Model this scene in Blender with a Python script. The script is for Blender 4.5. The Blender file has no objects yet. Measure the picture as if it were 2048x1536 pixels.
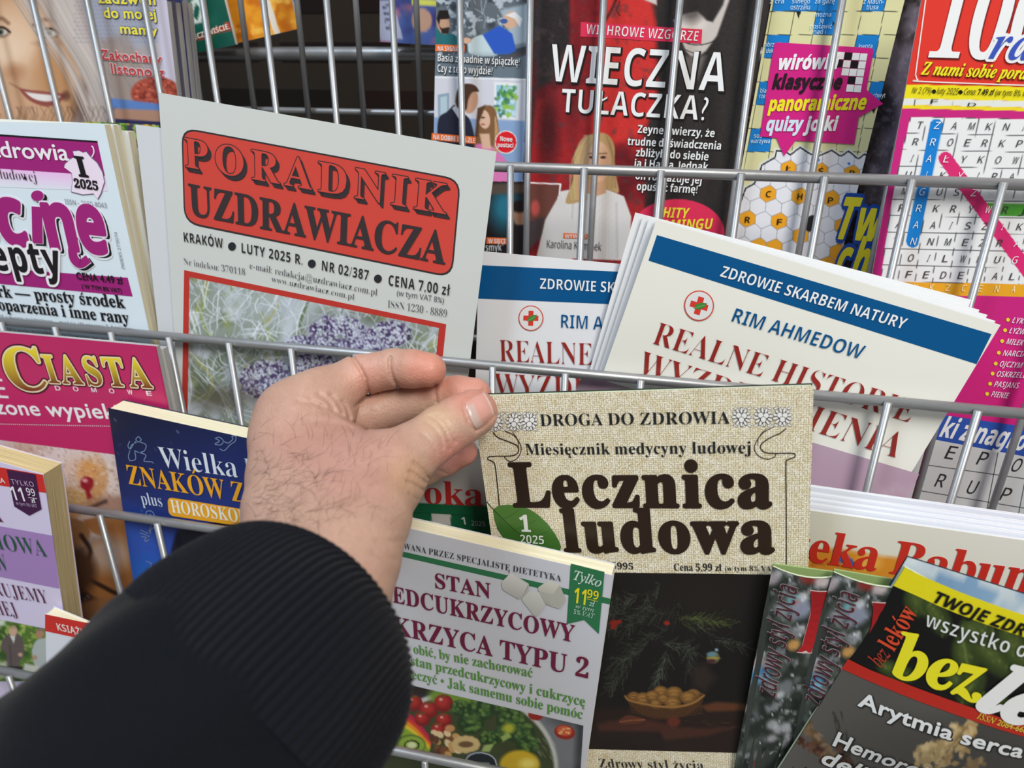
import bpy, math, random
import numpy as np
from mathutils import Vector, Matrix
from mathutils.geometry import tessellate_polygon

# ---------------------------------------------------------------- camera, world, lights, exposure
SC = bpy.context.scene
COL = SC.collection
FPX = 1403.18                       # focal length in pixels of a 2048 x 1536 frame
RW = np.array([[.9772, .2121, .0089], [-.1909, .8963, -.4003], [-.0928, .3894, .9164]])
_u, _s, _v = np.linalg.svd(RW); RW = _u @ _v        # rows: camera right, forward, up
CAM = np.array([0.0, 0.0, 1.40])

cd = bpy.data.cameras.new('camera'); cam = bpy.data.objects.new('camera', cd); COL.objects.link(cam)
cd.sensor_fit = 'HORIZONTAL'; cd.sensor_width = 36.0; cd.lens = FPX * 36.0 / 2048.0
cd.clip_start = 0.01
cam.matrix_world = Matrix(((RW[0][0], RW[2][0], -RW[1][0], CAM[0]), (RW[0][1], RW[2][1], -RW[1][1], CAM[1]),
                           (RW[0][2], RW[2][2], -RW[1][2], CAM[2]), (0, 0, 0, 1)))
cd.dof.use_dof = True; cd.dof.focus_distance = 0.325; cd.dof.aperture_fstop = 9.0
SC.camera = cam

wd = bpy.data.worlds.new('shop_light'); SC.world = wd; wd.use_nodes = True
wb = wd.node_tree.nodes['Background']; wb.inputs[0].default_value = (0.93, 0.96, 1.0, 1); wb.inputs[1].default_value = 0.24

def area(name, loc, aim, sx, sy, power, col=(1, 1, 1)):
    l = bpy.data.lights.new(name, 'AREA'); l.shape = 'RECTANGLE'; l.size = sx; l.size_y = sy; l.energy = power; l.color = col
    o = bpy.data.objects.new(name, l); COL.objects.link(o); o.location = loc
    o.rotation_euler = (Vector(aim) - Vector(loc)).to_track_quat('-Z', 'Y').to_euler(); return o
area('ceiling_light', (0.75, -0.75, 2.75), (0.0, 0.35, 1.35), 0.55, 0.9, 34.5, (1.0, 0.975, 0.91))
area('ceiling_light', (-0.75, -0.35, 2.75), (-0.2, 0.35, 1.35), 0.35, 1.2, 18, (0.72, 0.86, 1.0))

SC.view_settings.view_transform = 'Standard'; SC.view_settings.look = 'None'
SC.view_settings.exposure = 0.0; SC.view_settings.gamma = 1.0; SC.view_settings.use_curve_mapping = False

# ---------------------------------------------------------------- helpers
rng = np.random.RandomState(7)
def lin(c):
    c = np.asarray(c, float) / 255.0
    return np.where(c <= .04045, c / 12.92, ((c + .055) / 1.055) ** 2.4)
def rays(p):
    p = np.atleast_2d(np.asarray(p, float))
    d = np.stack([(p[:, 0] - 1024) / FPX, np.ones(len(p)), -(p[:, 1] - 768) / FPX], 1)
    return d @ RW
def project(w):
    q = (np.atleast_2d(w) - CAM) @ RW.T
    return np.stack([1024 + FPX * q[:, 0] / q[:, 1], 768 - FPX * q[:, 2] / q[:, 1]], 1)
FR = [0, 0, 1.0]
def fr(x=0, y=0, k=1.0): FR[:] = [x, y, k]
def P(p):
    p = np.atleast_2d(np.asarray(p, float)); return p * FR[2] + np.array(FR[:2])

def mat(name, col=(.8, .8, .8), rough=.5, metal=0., spec=.5, attr=None):
    m = bpy.data.materials.new(name); m.use_nodes = True; nt = m.node_tree; b = nt.nodes['Principled BSDF']
    b.inputs['Base Color'].default_value = (*col, 1); b.inputs['Roughness'].default_value = rough
    b.inputs['Metallic'].default_value = metal; b.inputs['Specular IOR Level'].default_value = spec
    m.diffuse_color = (*col, 1)
    if attr:
        a = nt.nodes.new('ShaderNodeAttribute'); a.attribute_name = attr; nt.links.new(a.outputs['Color'], b.inputs['Base Color'])
    return m
def N(m, t, **kw):
    n = m.node_tree.nodes.new(t)
    for k, v in kw.items():
        if k in n.inputs: n.inputs[k].default_value = v
        else: setattr(n, k, v)
    return n
def L(m, a, b): m.node_tree.links.new(a, b)
def BS(m): return m.node_tree.nodes['Principled BSDF']
def bump(m, h, strength=.3, dist=.001):
    b = N(m, 'ShaderNodeBump'); b.inputs['Strength'].default_value = strength; b.inputs['Distance'].default_value = dist
    L(m, h, b.inputs['Height']); L(m, b.outputs[0], BS(m).inputs['Normal'])

M_INK = mat('coated_print', rough=.34, spec=.35, attr='Col')
M_MATTE = mat('newsprint', rough=.75, spec=.15, attr='Col')
def _paper_noise(m, amt, sc):
    nt = m.node_tree; tc = N(m, 'ShaderNodeTexCoord'); nz = N(m, 'ShaderNodeTexNoise', Scale=sc, Detail=4.0)
    L(m, tc.outputs['Object'], nz.inputs['Vector']); bump(m, nz.outputs['Fac'], amt, .0006)
_paper_noise(M_INK, .06, 60); _paper_noise(M_MATTE, .12, 90)
def page_material(name, c1, c2):
    m = mat(name, rough=.8, spec=.1); uv = N(m, 'ShaderNodeUVMap', uv_map='UV'); sp = N(m, 'ShaderNodeSeparateXYZ'); L(m, uv.outputs[0], sp.inputs[0])
    cb = N(m, 'ShaderNodeCombineXYZ'); mu = N(m, 'ShaderNodeMath', operation='MULTIPLY'); mu.inputs[1].default_value = 3800.; L(m, sp.outputs[0], mu.inputs[0])
    mv = N(m, 'ShaderNodeMath', operation='MULTIPLY'); mv.inputs[1].default_value = 14.; L(m, sp.outputs[1], mv.inputs[0])
    L(m, mu.outputs[0], cb.inputs[0]); L(m, mv.outputs[0], cb.inputs[1])
    nz = N(m, 'ShaderNodeTexNoise', Scale=1.0, Detail=2.0); L(m, cb.outputs[0], nz.inputs['Vector'])
    cr = N(m, 'ShaderNodeValToRGB'); cr.color_ramp.elements[0].position = .35; cr.color_ramp.elements[1].position = .65
    cr.color_ramp.elements[0].color = (*c1, 1); cr.color_ramp.elements[1].color = (*c2, 1)
    L(m, nz.outputs['Fac'], cr.inputs[0]); L(m, cr.outputs[0], BS(m).inputs['Base Color']); bump(m, nz.outputs['Fac'], .2, .0004); return m
M_PWHITE = page_material('white_page_edges', tuple(lin((196, 198, 202))), tuple(lin((236, 238, 242))))
M_PCREAM = page_material('cream_page_edges', tuple(lin((214, 202, 168))), tuple(lin((240, 232, 204))))
M_PTAN = page_material('tan_page_edges', tuple(lin((176, 156, 112))), tuple(lin((222, 200, 150))))
M_PGREY = page_material('grey_page_edges', tuple(lin((120, 118, 120))), tuple(lin((205, 203, 200))))
M_WIRE = mat('zinc_wire', (.34, .34, .345), .32, .6, .5)
_n = N(M_WIRE, 'ShaderNodeTexNoise', Scale=260., Detail=3.); _t = N(M_WIRE, 'ShaderNodeTexCoord'); L(M_WIRE, _t.outputs['Object'], _n.inputs['Vector'])
_r = N(M_WIRE, 'ShaderNodeMapRange'); _r.inputs[3].default_value = .28; _r.inputs[4].default_value = .5; L(M_WIRE, _n.outputs['Fac'], _r.inputs[0]); L(M_WIRE, _r.outputs[0], BS(M_WIRE).inputs['Roughness']); bump(M_WIRE, _n.outputs['Fac'], .08, .0005)

def tagged(o, label, cat, group=None):
    o['label'] = label; o['category'] = cat
    if group: o['group'] = group
    return o
def empty(name, loc, label, cat, group=None):
    o = bpy.data.objects.new(name, None); COL.objects.link(o); o.location = loc; o.empty_display_size = .01
    return tagged(o, label, cat, group)

class MB:
    """collects vertices, faces, ink colours and uvs; build() links them as one mesh object"""
    def __init__(s): s.v = []; s.f = []; s.c = []; s.uv = []; s.n = 0; s.mi = []
    def add(s, v, f, c=(1, 1, 1), uv=None, mi=0):
        v = np.asarray(v, float); c = np.asarray(c, float)
        if c.ndim == 1: c = np.tile(c, (len(v), 1))
        s.v.append(v); s.c.append(c); s.uv.append(np.zeros((len(v), 2)) if uv is None else np.asarray(uv, float))
        s.f += [tuple(int(i) + s.n for i in q) for q in f]; s.mi += [mi] * len(f); s.n += len(v)
    def build(s, name, m, parent=None, smooth=False, origin=None):
        v = np.concatenate(s.v); c = np.concatenate(s.c); uv = np.concatenate(s.uv)
        o0 = np.array(origin) if origin is not None else (np.array(parent.location) if parent is not None else np.zeros(3))
        me = bpy.data.meshes.new(name); me.from_pydata((v - o0).tolist(), [], s.f)
        for mm in (m if isinstance(m, (list, tuple)) else [m]): me.materials.append(mm)
        ca = me.color_attributes.new('Col', 'FLOAT_COLOR', 'POINT')
        ca.data.foreach_set('color', np.concatenate([np.clip(c, 0, 1), np.ones((len(c), 1))], 1).astype(np.float32).ravel())
        ul = me.uv_layers.new(name='UV'); li = np.zeros(len(me.loops), np.int32); me.loops.foreach_get('vertex_index', li)
        ul.data.foreach_set('uv', uv[li].astype(np.float32).ravel())
        if any(s.mi): me.polygons.foreach_set('material_index', np.array(s.mi, np.int32))
        if smooth: me.polygons.foreach_set('use_smooth', np.ones(len(me.polygons), bool))
        o = bpy.data.objects.new(name, me); COL.objects.link(o)
        if parent is not None: o.parent = parent
        elif origin is not None: o.location = origin
        return o

def tube(mb, pts, r, seg=10, c=(1, 1, 1), cap=True):
    pts = np.asarray(pts, float); n = len(pts); ring = []
    prev = None
    for i in range(n):
        t = pts[min(i + 1, n - 1)] - pts[max(i - 1, 0)]; t /= np.linalg.norm(t) + 1e-12
        a = np.cross(t, [0, 0, 1]) if abs(t[2]) < .9 else np.cross(t, [0, 1, 0])
        if prev is not None: a = prev - t * (prev @ t)
        a /= np.linalg.norm(a); prev = a; b = np.cross(t, a)
        rr = r[i] if hasattr(r, '__len__') else r
        ang = np.linspace(0, 2 * np.pi, seg, endpoint=False)
        ring.append(pts[i] + rr * (np.cos(ang)[:, None] * a + np.sin(ang)[:, None] * b))
    v = np.concatenate(ring + [pts[:1], pts[-1:]]); f = []
    for i in range(n - 1):
        for k in range(seg):
            k2 = (k + 1) % seg; f.append((i * seg + k, i * seg + k2, (i + 1) * seg + k2, (i + 1) * seg + k))
    if cap:
        for k in range(seg):
            k2 = (k + 1) % seg; f.append((k2, k, n * seg)); f.append(((n - 1) * seg + k, (n - 1) * seg + k2, n * seg + 1))
    mb.add(v, f, c)

# ---- a printed sheet: a plane (or gently bowed surface) standing in the rack
class Sheet:
    def __init__(s, ref, Y, lean=0., yaw=0., bend=None):
        l, a = math.radians(lean), math.radians(yaw)
        rz = np.array([[math.cos(a), -math.sin(a), 0], [math.sin(a), math.cos(a), 0], [0, 0, 1]])
        s.n = rz @ np.array([0, -math.cos(l), math.sin(l)]); s.eu = rz @ np.array([1., 0, 0]); s.ev = np.cross(s.n, s.eu)
        d = rays(P(ref))[0]; s.p0 = CAM + d * Y / d[1]; s.bend = bend
    def uvpx(s, p):
        d = rays(p); off = np.zeros(len(d)); k = (s.p0 - CAM) @ s.n
        for _ in range(8 if s.bend else 1):
            w = CAM + d * ((k + off) / (d @ s.n))[:, None] - s.p0
            uv = np.stack([w @ s.eu, w @ s.ev], 1)
            if s.bend: off = s.bend(uv[:, 0], uv[:, 1])
        return uv
    def uv(s, p): return s.uvpx(P(p))
    def pos(s, uv, lift=0.):
        uv = np.atleast_2d(uv); o = (s.bend(uv[:, 0], uv[:, 1]) if s.bend else 0.) + lift
        o = np.broadcast_to(o, (len(uv),))
        return s.p0 + uv[:, :1] * s.eu + uv[:, 1:] * s.ev + o[:, None] * s.n

def subdiv(v, tris, c, mx):
    v = [tuple(q) for q in v]; c = [tuple(q) for q in c]; out = []; st = [tuple(t) for t in tris]; cache = {}
    def mid(i, j):
        k = (min(i, j), max(i, j))
        if k not in cache:
            v.append(((v[i][0] + v[j][0]) / 2, (v[i][1] + v[j][1]) / 2)); c.append(tuple((a + b) / 2 for a, b in zip(c[i], c[j]))); cache[k] = len(v) - 1
        return cache[k]
    d = lambda i, j: math.hypot(v[i][0] - v[j][0], v[i][1] - v[j][1])
    while st:
        i, j, k = st.pop(); e = [(d(i, j), i, j, k), (d(j, k), j, k, i), (d(k, i), k, i, j)]; m = max(e)
        if m[0] <= mx: out.append((i, j, k))
        else:
            _, a, b, q = m; h = mid(a, b); st += [(a, h, q), (h, b, q)]
    return np.array(v), out, np.array(c)

# ---- lettering from Blender's own built-in font
ALPH = {'d': None, 'SB': (0x1D400, 0x1D41A, 0x1D7CE), 'SI': (0x1D434, 0x1D44E, None), 'SBI': (0x1D468, 0x1D482, 0x1D7CE), 'N': (0x1D5A0, 0x1D5BA, 0x1D7E2),
        'NB': (0x1D5D4, 0x1D5EE, 0x1D7EC), 'NI': (0x1D608, 0x1D622, 0x1D7E2), 'NBI': (0x1D63C, 0x1D656, 0x1D7EC), 'TT': (0x1D670, 0x1D68A, 0x1D7F6)}
DIA = {'ą': 'a,', 'ę': 'e,', 'ć': "c'", 'ń': "n'", 'ó': "o'", 'ś': "s'", 'ź': "z'", 'ż': 'z.', 'ł': 'l/', 'Ą': 'A,', 'Ę': 'E,', 'Ć': "C'", 'Ń': "N'", 'Ó': "O'", 'Ś': "S'", 'Ź': "Z'", 'Ż': 'Z.', 'Ł': 'L/'}
def mapch(ch, st):
    a = ALPH[st]
    if a is None: return ch
    if st == 'SI' and ch == 'h': return '\u210e'
    if 'A' <= ch <= 'Z': return chr(a[0] + ord(ch) - 65)
    if 'a' <= ch <= 'z': return chr(a[1] + ord(ch) - 97)
    if ch.isdigit() and a[2]: return chr(a[2] + ord(ch) - 48)
    return ch
GC = bpy.data.curves.new('glyph', 'FONT'); GC.resolution_u = 4; GC.fill_mode = 'FRONT'; GO = bpy.data.objects.new('glyph', GC)
def _mesh_text(body, off=0.):
    GC.body = body; GC.offset = off; o = GO; me = o.to_mesh(); v = np.array([q.co[:2] for q in me.vertices]).reshape(-1, 2); f = []
    for q in me.polygons:
        q = list(q.vertices)
        for i in range(1, len(q) - 1):
            t = (q[0], q[i], q[i + 1]); A, B, D = v[list(t)]
            cr = (B[0] - A[0]) * (D[1] - A[1]) - (B[1] - A[1]) * (D[0] - A[0])
            if abs(cr) > 1e-10: f.append(t if cr > 0 else (t[0], t[2], t[1]))
    o.to_mesh_clear(); return v, f
_adv, _gl = {}, {}
def adv(g):
    if g not in _adv: _adv[g] = np.ptp(_mesh_text('H' + g + 'H')[0][:, 0]) - _hh
    return _adv[g]
_hh = np.ptp(_mesh_text('HH')[0][:, 0])
def glyph(g, off):
    k = (g, round(off, 4))
    if k not in _gl: _gl[k] = _mesh_text(g, off)
    return _gl[k]
_cap = {}
def layout(s, st, off, tr):
    V, T, x, n, Q = [], [], 0., 0, []
    if st not in _cap: _cap[st] = glyph(mapch('H', st), 0.)[0][:, 1].max()
    H = _cap[st]; w = (.085 if 'B' in st else .055) + 1.6 * off
    for ch in s:
        if ch == ' ': x += .26 + tr; continue
        base, acc = (DIA[ch][0], DIA[ch][1]) if ch in DIA else (ch, None)
        g = mapch(base, st); v, f = glyph(g, min(off, 0.)); a = adv(g)
        nn = 0 if off <= 0 else (8 if off < .02 else 14)
        for sx, sy in [(0, 0)] + [(off * math.cos(6.2832 * q / nn), off * math.sin(6.2832 * q / nn)) for q in range(nn)]:
            Q.append(np.full(len(v), len(Q) % 15 * 4e-6)); V.append(v + [x + sx, sy]); T += [(i + n, j + n, k + n) for i, j, k in f]; n += len(v)
        if acc:
            x0, x1, top = v[:, 0].min() + x, v[:, 0].max() + x, v[:, 1].max(); cx = (x0 + x1) / 2
            if acc == "'": q = [(cx - .05, top + .05), (cx - .05 + w, top + .05), (cx + .1 + w * .6, top + .2), (cx + .06, top + .2)]
            elif acc == '.': q = [(cx - w * .6, top + .06), (cx + w * .6, top + .06), (cx + w * .6, top + .06 + w * 1.2), (cx - w * .6, top + .06 + w * 1.2)]
            elif acc == ',': q = [(x1 - .12, .03), (x1 - .03, .03), (x1 - .12, -.1), (x1 - .02, -.14), (x1 - .02, -.2), (x1 - .12, -.2), (x1 - .19, -.12)]
            else:
                m = (x0 + .16) if base == 'L' else cx; y = .38 * H / .7
                q = [(m - .17, y - .06), (m + .17, y + .1), (m + .17, y + .1 + w * .8), (m - .17, y - .06 + w * .8)]
            tri = tessellate_polygon([[Vector((*p, 0)) for p in q]])
            V.append(np.array(q)); Q.append(np.full(len(q), 6.4e-5)); T += [(i + n, j + n, k + n) for i, j, k in tri]; n += len(q)
        x += a + tr
    return np.concatenate(V), T, H, np.concatenate(Q)

LIFT = 0.0001
class Mag:
    """one printed thing: root Empty at its base, children front_cover, page_block, lettering, pictures ..."""
    def __init__(s, name, label, cat, sheet, a, b, floor=None, w=None, h=None, thick=.004, col=(230, 230, 230), g=1., edge='T', group=None,
                 pages=None, cover=None, ink=None, ctop=None, back=None, nu=1, nv=1):
        s.sh = sheet; s.g = g; s.parts = {}; s.ink = ink or M_INK
        A, B = sheet.uv([a])[0], sheet.uv([b])[0]
        if edge == 'T':
            e = (B - A) / np.linalg.norm(B - A); W = w or np.linalg.norm(B - A); TR = B; dn = np.array([e[1], -e[0]])
        elif edge == 'R':
            dn = (B - A) / np.linalg.norm(B - A); e = np.array([-dn[1], dn[0]]); TR = A; W = w
        else:
            dn = (B - A) / np.linalg.norm(B - A); e = np.array([-dn[1], dn[0]]); TR = A + e * w; W = w
        TL = TR - e * W
        if h is None:
            kz = sheet.ev[2]; h = min((sheet.p0[2] + q[1] * kz - floor) / (-dn[1] * kz) for q in (TL, TR))
        s.TL, s.TR, s.e, s.dn, s.W, s.h = TL, TR, e, dn, W, h
        base = sheet.pos(TL + e * W / 2 + dn * h)[0] - sheet.n * thick * .5
        s.root = empty(name, base, label, cat, group); s.thick = thick
        s.floorcol = np.clip(lin(col) * g, 0, .92)
        # front cover: thin slab
        ct = .0003; mb = MB(); s._slab(mb, 0., ct, s.floorcol, nu, nv); s.front = mb.build('front_cover', cover or s.ink, s.root)
        mb = MB(); s._slab(mb, -ct, thick - 2 * ct, (1, 1, 1), nu, nv, inset=.0005); mb.build('page_block', pages or M_PWHITE, s.root)
        if back is not None:
            mb = MB(); s._slab(mb, -(thick - ct), ct, np.clip(lin(back) * g, 0, .92), nu, nv); mb.build('back_cover', s.ink, s.root)
    def _slab(s, mb, lift, t, c, nu, nv, inset=0.):
        U = np.linspace(inset, s.W - inset, nu + 1); Vv = np.linspace(inset, s.h - inset, nv + 1)
        g = np.array([s.TL + s.e * u + s.dn * v for v in Vv for u in U]); q = nu + 1
        F0 = s.sh.pos(g, lift); B0 = s.sh.pos(g, lift - t); n = len(g); f = []
        for j in range(nv):
            for i in range(nu):
                a = j * q + i; f.append((a, a + q, a + q + 1, a + 1)); f.append((n + a, n + a + 1, n + a + q + 1, n + a + q))
        uvF = np.array([[u, -v] for v in Vv for u in U])
        mb.add(np.concatenate([F0, B0]), f, c, np.concatenate([uvF, uvF]))
        # the four edges, with uv = (depth through the pages, distance along the edge)
        def strip(idx, rev):
            a = np.array(idx); k = len(a); vv = np.concatenate([F0[a], B0[a]]); L0 = np.concatenate([[0], np.cumsum(np.linalg.norm(np.diff(F0[a], axis=0), axis=1))])
            uv = np.concatenate([np.stack([np.zeros(k), L0], 1), np.stack([np.full(k, t), L0], 1)])
            mb.add(vv, [((i, i + 1, k + i + 1, k + i) if rev else (i + 1, i, k + i, k + i + 1)) for i in range(k - 1)], c, uv)
        strip([i for i in range(q)], True); strip([nv * q + i for i in range(q)], False)
        strip([j * q for j in range(nv + 1)], False); strip([j * q + nu for j in range(nv + 1)], True)
    def C(s, c): return np.clip(lin(c) * s.g, 0, .92)
    tp = 'lettering'; pp = 'cover_print'
    def mb(s, part):
        part = s.tp if part == 'lettering' else s.pp if part == 'cover_print' else part; return s.parts.setdefault(part, MB())
    def _put(s, part, uv, tris, c, ly):
        if s.sh.bend: uv, tris, c = subdiv(uv, tris, c, .006)
        s.mb(part).add(s.sh.pos(uv, LIFT * ly + (c[:, 3] if c.shape[1] > 3 else 0.)), tris, c[:, :3], uv)
    def poly(s, pts, col, ly=1, part='cover_print', col2=None):
        uv = s.sh.uv(pts); t = tessellate_polygon([[Vector((*p, 0)) for p in uv]]); tt = []
        for i, j, k in t:
            cr = (uv[j][0] - uv[i][0]) * (uv[k][1] - uv[i][1]) - (uv[j][1] - uv[i][1]) * (uv[k][0] - uv[i][0])
            tt.append((i, j, k) if cr > 0 else (i, k, j))
        c = np.tile(s.C(col), (len(uv), 1))
        if col2 is not None:
            k = (uv[:, 1] - uv[:, 1].min()) / max(np.ptp(uv[:, 1]), 1e-9); c = s.C(col2) * (1 - k[:, None]) + s.C(col) * k[:, None]
        s._put(part, uv, tt, c, ly)
    def ell(s, cx, cy, rx, ry, col, ly=1, part='cover_print', rot=0., n=28):
        a = np.linspace(0, 2 * np.pi, n, endpoint=False); r = math.radians(rot)
        x, y = rx * np.cos(a), ry * np.sin(a); s.poly(np.stack([cx + x * math.cos(r) - y * math.sin(r), cy + x * math.sin(r) + y * math.cos(r)], 1), col, ly, part)
    def line(s, pts, w, col, ly=1, part='cover_print', smooth=False):
        p = np.asarray(pts, float)
        if smooth: p = crom(p, 6)
        d = np.gradient(p, axis=0); d /= np.linalg.norm(d, axis=1)[:, None] + 1e-9; nn = np.stack([-d[:, 1], d[:, 0]], 1) * w / 2
        uv = s.sh.uv(np.concatenate([p + nn, p - nn])); k = len(p); f = []
        for i in range(k - 1):
            for t in ((i, i + 1, k + i + 1), (i, k + i + 1, k + i)):
                A, B, D = uv[list(t)]; cr = (B[0] - A[0]) * (D[1] - A[1]) - (B[1] - A[1]) * (D[0] - A[0]); f.append(t if cr > 0 else (t[0], t[2], t[1]))
        s._put(part, uv, f, np.tile(s.C(col), (len(uv), 1)), ly)
    def rquad(s, q, r, col, ly=1, part='cover_print'):
        s.poly(rounded(q, r), col, ly, part)
    def text(s, t, a, b, h, st='NB', col=(20, 20, 20), off=0., ly=4, tr=0., part='lettering', shear=0., col2=None, sh=(0, 0)):
        V, T, H, Q = layout(t, st, off, tr); A, B = s.sh.uv([a])[0], s.sh.uv([b])[0]
        if any(sh):
            D = s.sh.uv([(a[0] + sh[0], a[1] + sh[1])])[0] - A; A = A + D; B = B + D
        L0 = np.linalg.norm(B - A); e = (B - A) / L0; up = np.array([-e[1], e[0]])
        pa = P(a)[0]; mpp = np.linalg.norm(s.sh.uvpx([pa + [0, -8]])[0] - s.sh.uvpx([pa])[0]) / 8
        x0, x1 = V[:, 0].min() + off, V[:, 0].max() - off; sx = L0 / (x1 - x0); sy = h * FR[2] * mpp / H
        X = (V[:, 0] - x0) * sx + shear * V[:, 1] * sy; uv = A + X[:, None] * e + (V[:, 1] * sy)[:, None] * up
        c = np.tile(s.C(col), (len(uv), 1))
        if col2 is not None:
            k = np.clip(V[:, 1] / H, 0, 1)[:, None]; c = s.C(col2) * (1 - k) + s.C(col) * k
        s._put(part, uv, T, np.concatenate([c, Q[:, None]], 1), ly)
    def _grid(s, uv, nu, nv, fn, ly, part):
        w = s.sh.pos(uv, LIFT * ly); px = project(w); k = (px - np.array(FR[:2])) / FR[2]
        cv = Cv(k[:, 0], k[:, 1]); fn(cv); q = nu + 1
        f = [(j * q + i, (j + 1) * q + i, (j + 1) * q + i + 1, j * q + i + 1) for j in range(nv) for i in range(nu)]
        s.mb(part).add(w, f, np.clip(lin(np.clip(cv.c, 0, 255)) * s.g, 0, .92), uv)
    def pic(s, quad, nu, nv, fn, ly=1, part='cover_photo'):
        q = s.sh.uv(quad); a, b = np.meshgrid(np.linspace(0, 1, nu + 1), np.linspace(0, 1, nv + 1)); a = a.ravel()[:, None]; b = b.ravel()[:, None]
        s._grid(q[0] * (1 - a) * (1 - b) + q[1] * a * (1 - b) + q[2] * a * b + q[3] * (1 - a) * b, nu, nv, fn, ly, part)
    def paint(s, fn, nu, nv, v0=0., v1=1., u0=0., u1=1., ly=.5, part='cover_photo'):
        a, b = np.meshgrid(np.linspace(u0, u1, nu + 1) * s.W, np.linspace(v0, v1, nv + 1) * s.h)
        s._grid(s.TL + a.ravel()[:, None] * s.e + b.ravel()[:, None] * s.dn, nu, nv, fn, ly, part)
    def done(s):
        for k, m in s.parts.items(): m.build(k.split('#')[0], s.ink, s.front, origin=s.root.location)
        return s.root

def rounded(q, r, n=6):
    q = np.asarray(q, float); out = []; k = len(q)
    for i in range(k):
        p, a, b = q[i], q[i - 1] - q[i], q[(i + 1) % k] - q[i]; la, lb = np.linalg.norm(a), np.linalg.norm(b); rr = min(r, la * .49, lb * .49)
        A, B = p + a / la * rr, p + b / lb * rr
        for t in np.linspace(0, 1, n): out.append((1 - t) ** 2 * A + 2 * t * (1 - t) * p + t * t * B)
    return np.array(out)
def crom(p, k=6):
    p = np.asarray(p, float); q = np.vstack([2 * p[0] - p[1], p, 2 * p[-1] - p[-2]]); out = []
    for i in range(1, len(q) - 2):
        for t in np.linspace(0, 1, k, endpoint=False):
            out.append(.5 * (2 * q[i] + (q[i + 1] - q[i - 1]) * t + (2 * q[i - 1] - 5 * q[i] + 4 * q[i + 1] - q[i + 2]) * t * t + (3 * q[i] - q[i - 1] - 3 * q[i + 1] + q[i + 2]) * t ** 3))
    return np.array(out + [q[-2]])

# ---- a small painter for the pictures printed on covers (all in the sheet's own print)
def hash2(i, j, s):
    x = np.sin(i * 127.1 + j * 311.7 + s * 74.7) * 43758.5453; return x - np.floor(x)
def vnoise(x, y, s=0):
    i, j = np.floor(x), np.floor(y); u, v = x - i, y - j; u = u * u * (3 - 2 * u); v = v * v * (3 - 2 * v)
    return (hash2(i, j, s) * (1 - u) + hash2(i + 1, j, s) * u) * (1 - v) + (hash2(i, j + 1, s) * (1 - u) + hash2(i + 1, j + 1, s) * u) * v
def fbm(x, y, s=0, o=4): return sum(vnoise(x * 2 ** k, y * 2 ** k, s + k) * .5 ** (k + 1) for k in range(o)) / (1 - .5 ** o)
class Cv:
    def __init__(s, X, Y): s.X, s.Y = X, Y; s.c = np.zeros((len(X), 3))
    def mix(s, a, col):
        a = np.clip(a, 0, 1)[:, None]; s.c = s.c * (1 - a) + np.asarray(col, float) * a
    def fill(s, col): s.c[:] = col
    def grad(s, p, c0, q, c1):
        d = np.array(q, float) - p; t = np.clip(((s.X - p[0]) * d[0] + (s.Y - p[1]) * d[1]) / (d @ d), 0, 1)[:, None]; s.c = np.asarray(c0, float) * (1 - t) + np.asarray(c1, float) * t
    def ell(s, cx, cy, rx, ry, col, rot=0., soft=.15, a=1.):
        r = math.radians(rot); x, y = s.X - cx, s.Y - cy; X, Y = x * math.cos(r) + y * math.sin(r), -x * math.sin(r) + y * math.cos(r)
        d = np.sqrt((X / rx) ** 2 + (Y / ry) ** 2); s.mix(np.clip((1 - d) / soft + .5, 0, 1) * a, col)
    def sd(s, pts):
        p = np.asarray(pts, float); d = np.full(len(s.X), 1e18); sg = np.ones(len(s.X))
        for i in range(len(p)):
            a, b = p[i], p[i - 1]; ex, ey = b - a; wx, wy = s.X - a[0], s.Y - a[1]; t = np.clip((wx * ex + wy * ey) / (ex * ex + ey * ey + 1e-9), 0, 1)
            d = np.minimum(d, (wx - ex * t) ** 2 + (wy - ey * t) ** 2)
            c1, c2, c3 = s.Y >= a[1], s.Y < b[1], ex * wy > ey * wx; fl = (c1 & c2 & c3) | (~c1 & ~c2 & ~c3); sg[fl] *= -1
        return sg * np.sqrt(d)
    def poly(s, pts, col, soft=3., a=1., smooth=False):
        if smooth: p = np.asarray(pts, float); pts = crom(np.vstack([p, p[:1]]), 4)[:-1]
        s.mix(np.clip(.5 - s.sd(pts) / soft, 0, 1) * a, col)
    def line(s, pts, w, col, soft=2., a=1., smooth=False):
        p = np.asarray(pts, float)
        if smooth: p = crom(p, 4)
        lo, hi = p.min(0) - w - soft, p.max(0) + w + soft; m = (s.X > lo[0]) & (s.X < hi[0]) & (s.Y > lo[1]) & (s.Y < hi[1])
        if not m.any(): return
        X, Y = s.X[m], s.Y[m]; d = np.full(len(X), 1e18)
        for i in range(len(p) - 1):
            e = p[i + 1] - p[i]; wx, wy = X - p[i][0], Y - p[i][1]; t = np.clip((wx * e[0] + wy * e[1]) / (e @ e + 1e-9), 0, 1)
            d = np.minimum(d, (wx - e[0] * t) ** 2 + (wy - e[1] * t) ** 2)
        al = (np.clip((w / 2 - np.sqrt(d)) / soft + .5, 0, 1) * a)[:, None]; s.c[m] = s.c[m] * (1 - al) + np.asarray(col, float) * al
    def noise(s, scale, amp, seed=0, o=4):
        s.c = s.c + ((fbm(s.X / scale, s.Y / scale, seed, o) - .5) * 2 * amp)[:, None]
    def blotch(s, scale, thr, col, seed=0, soft=.08, a=1., o=3):
        s.mix(np.clip((fbm(s.X / scale, s.Y / scale, seed, o) - thr) / soft, 0, 1) * a, col)
def S(*a, **k): return Sheet(*a, **k)
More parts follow.
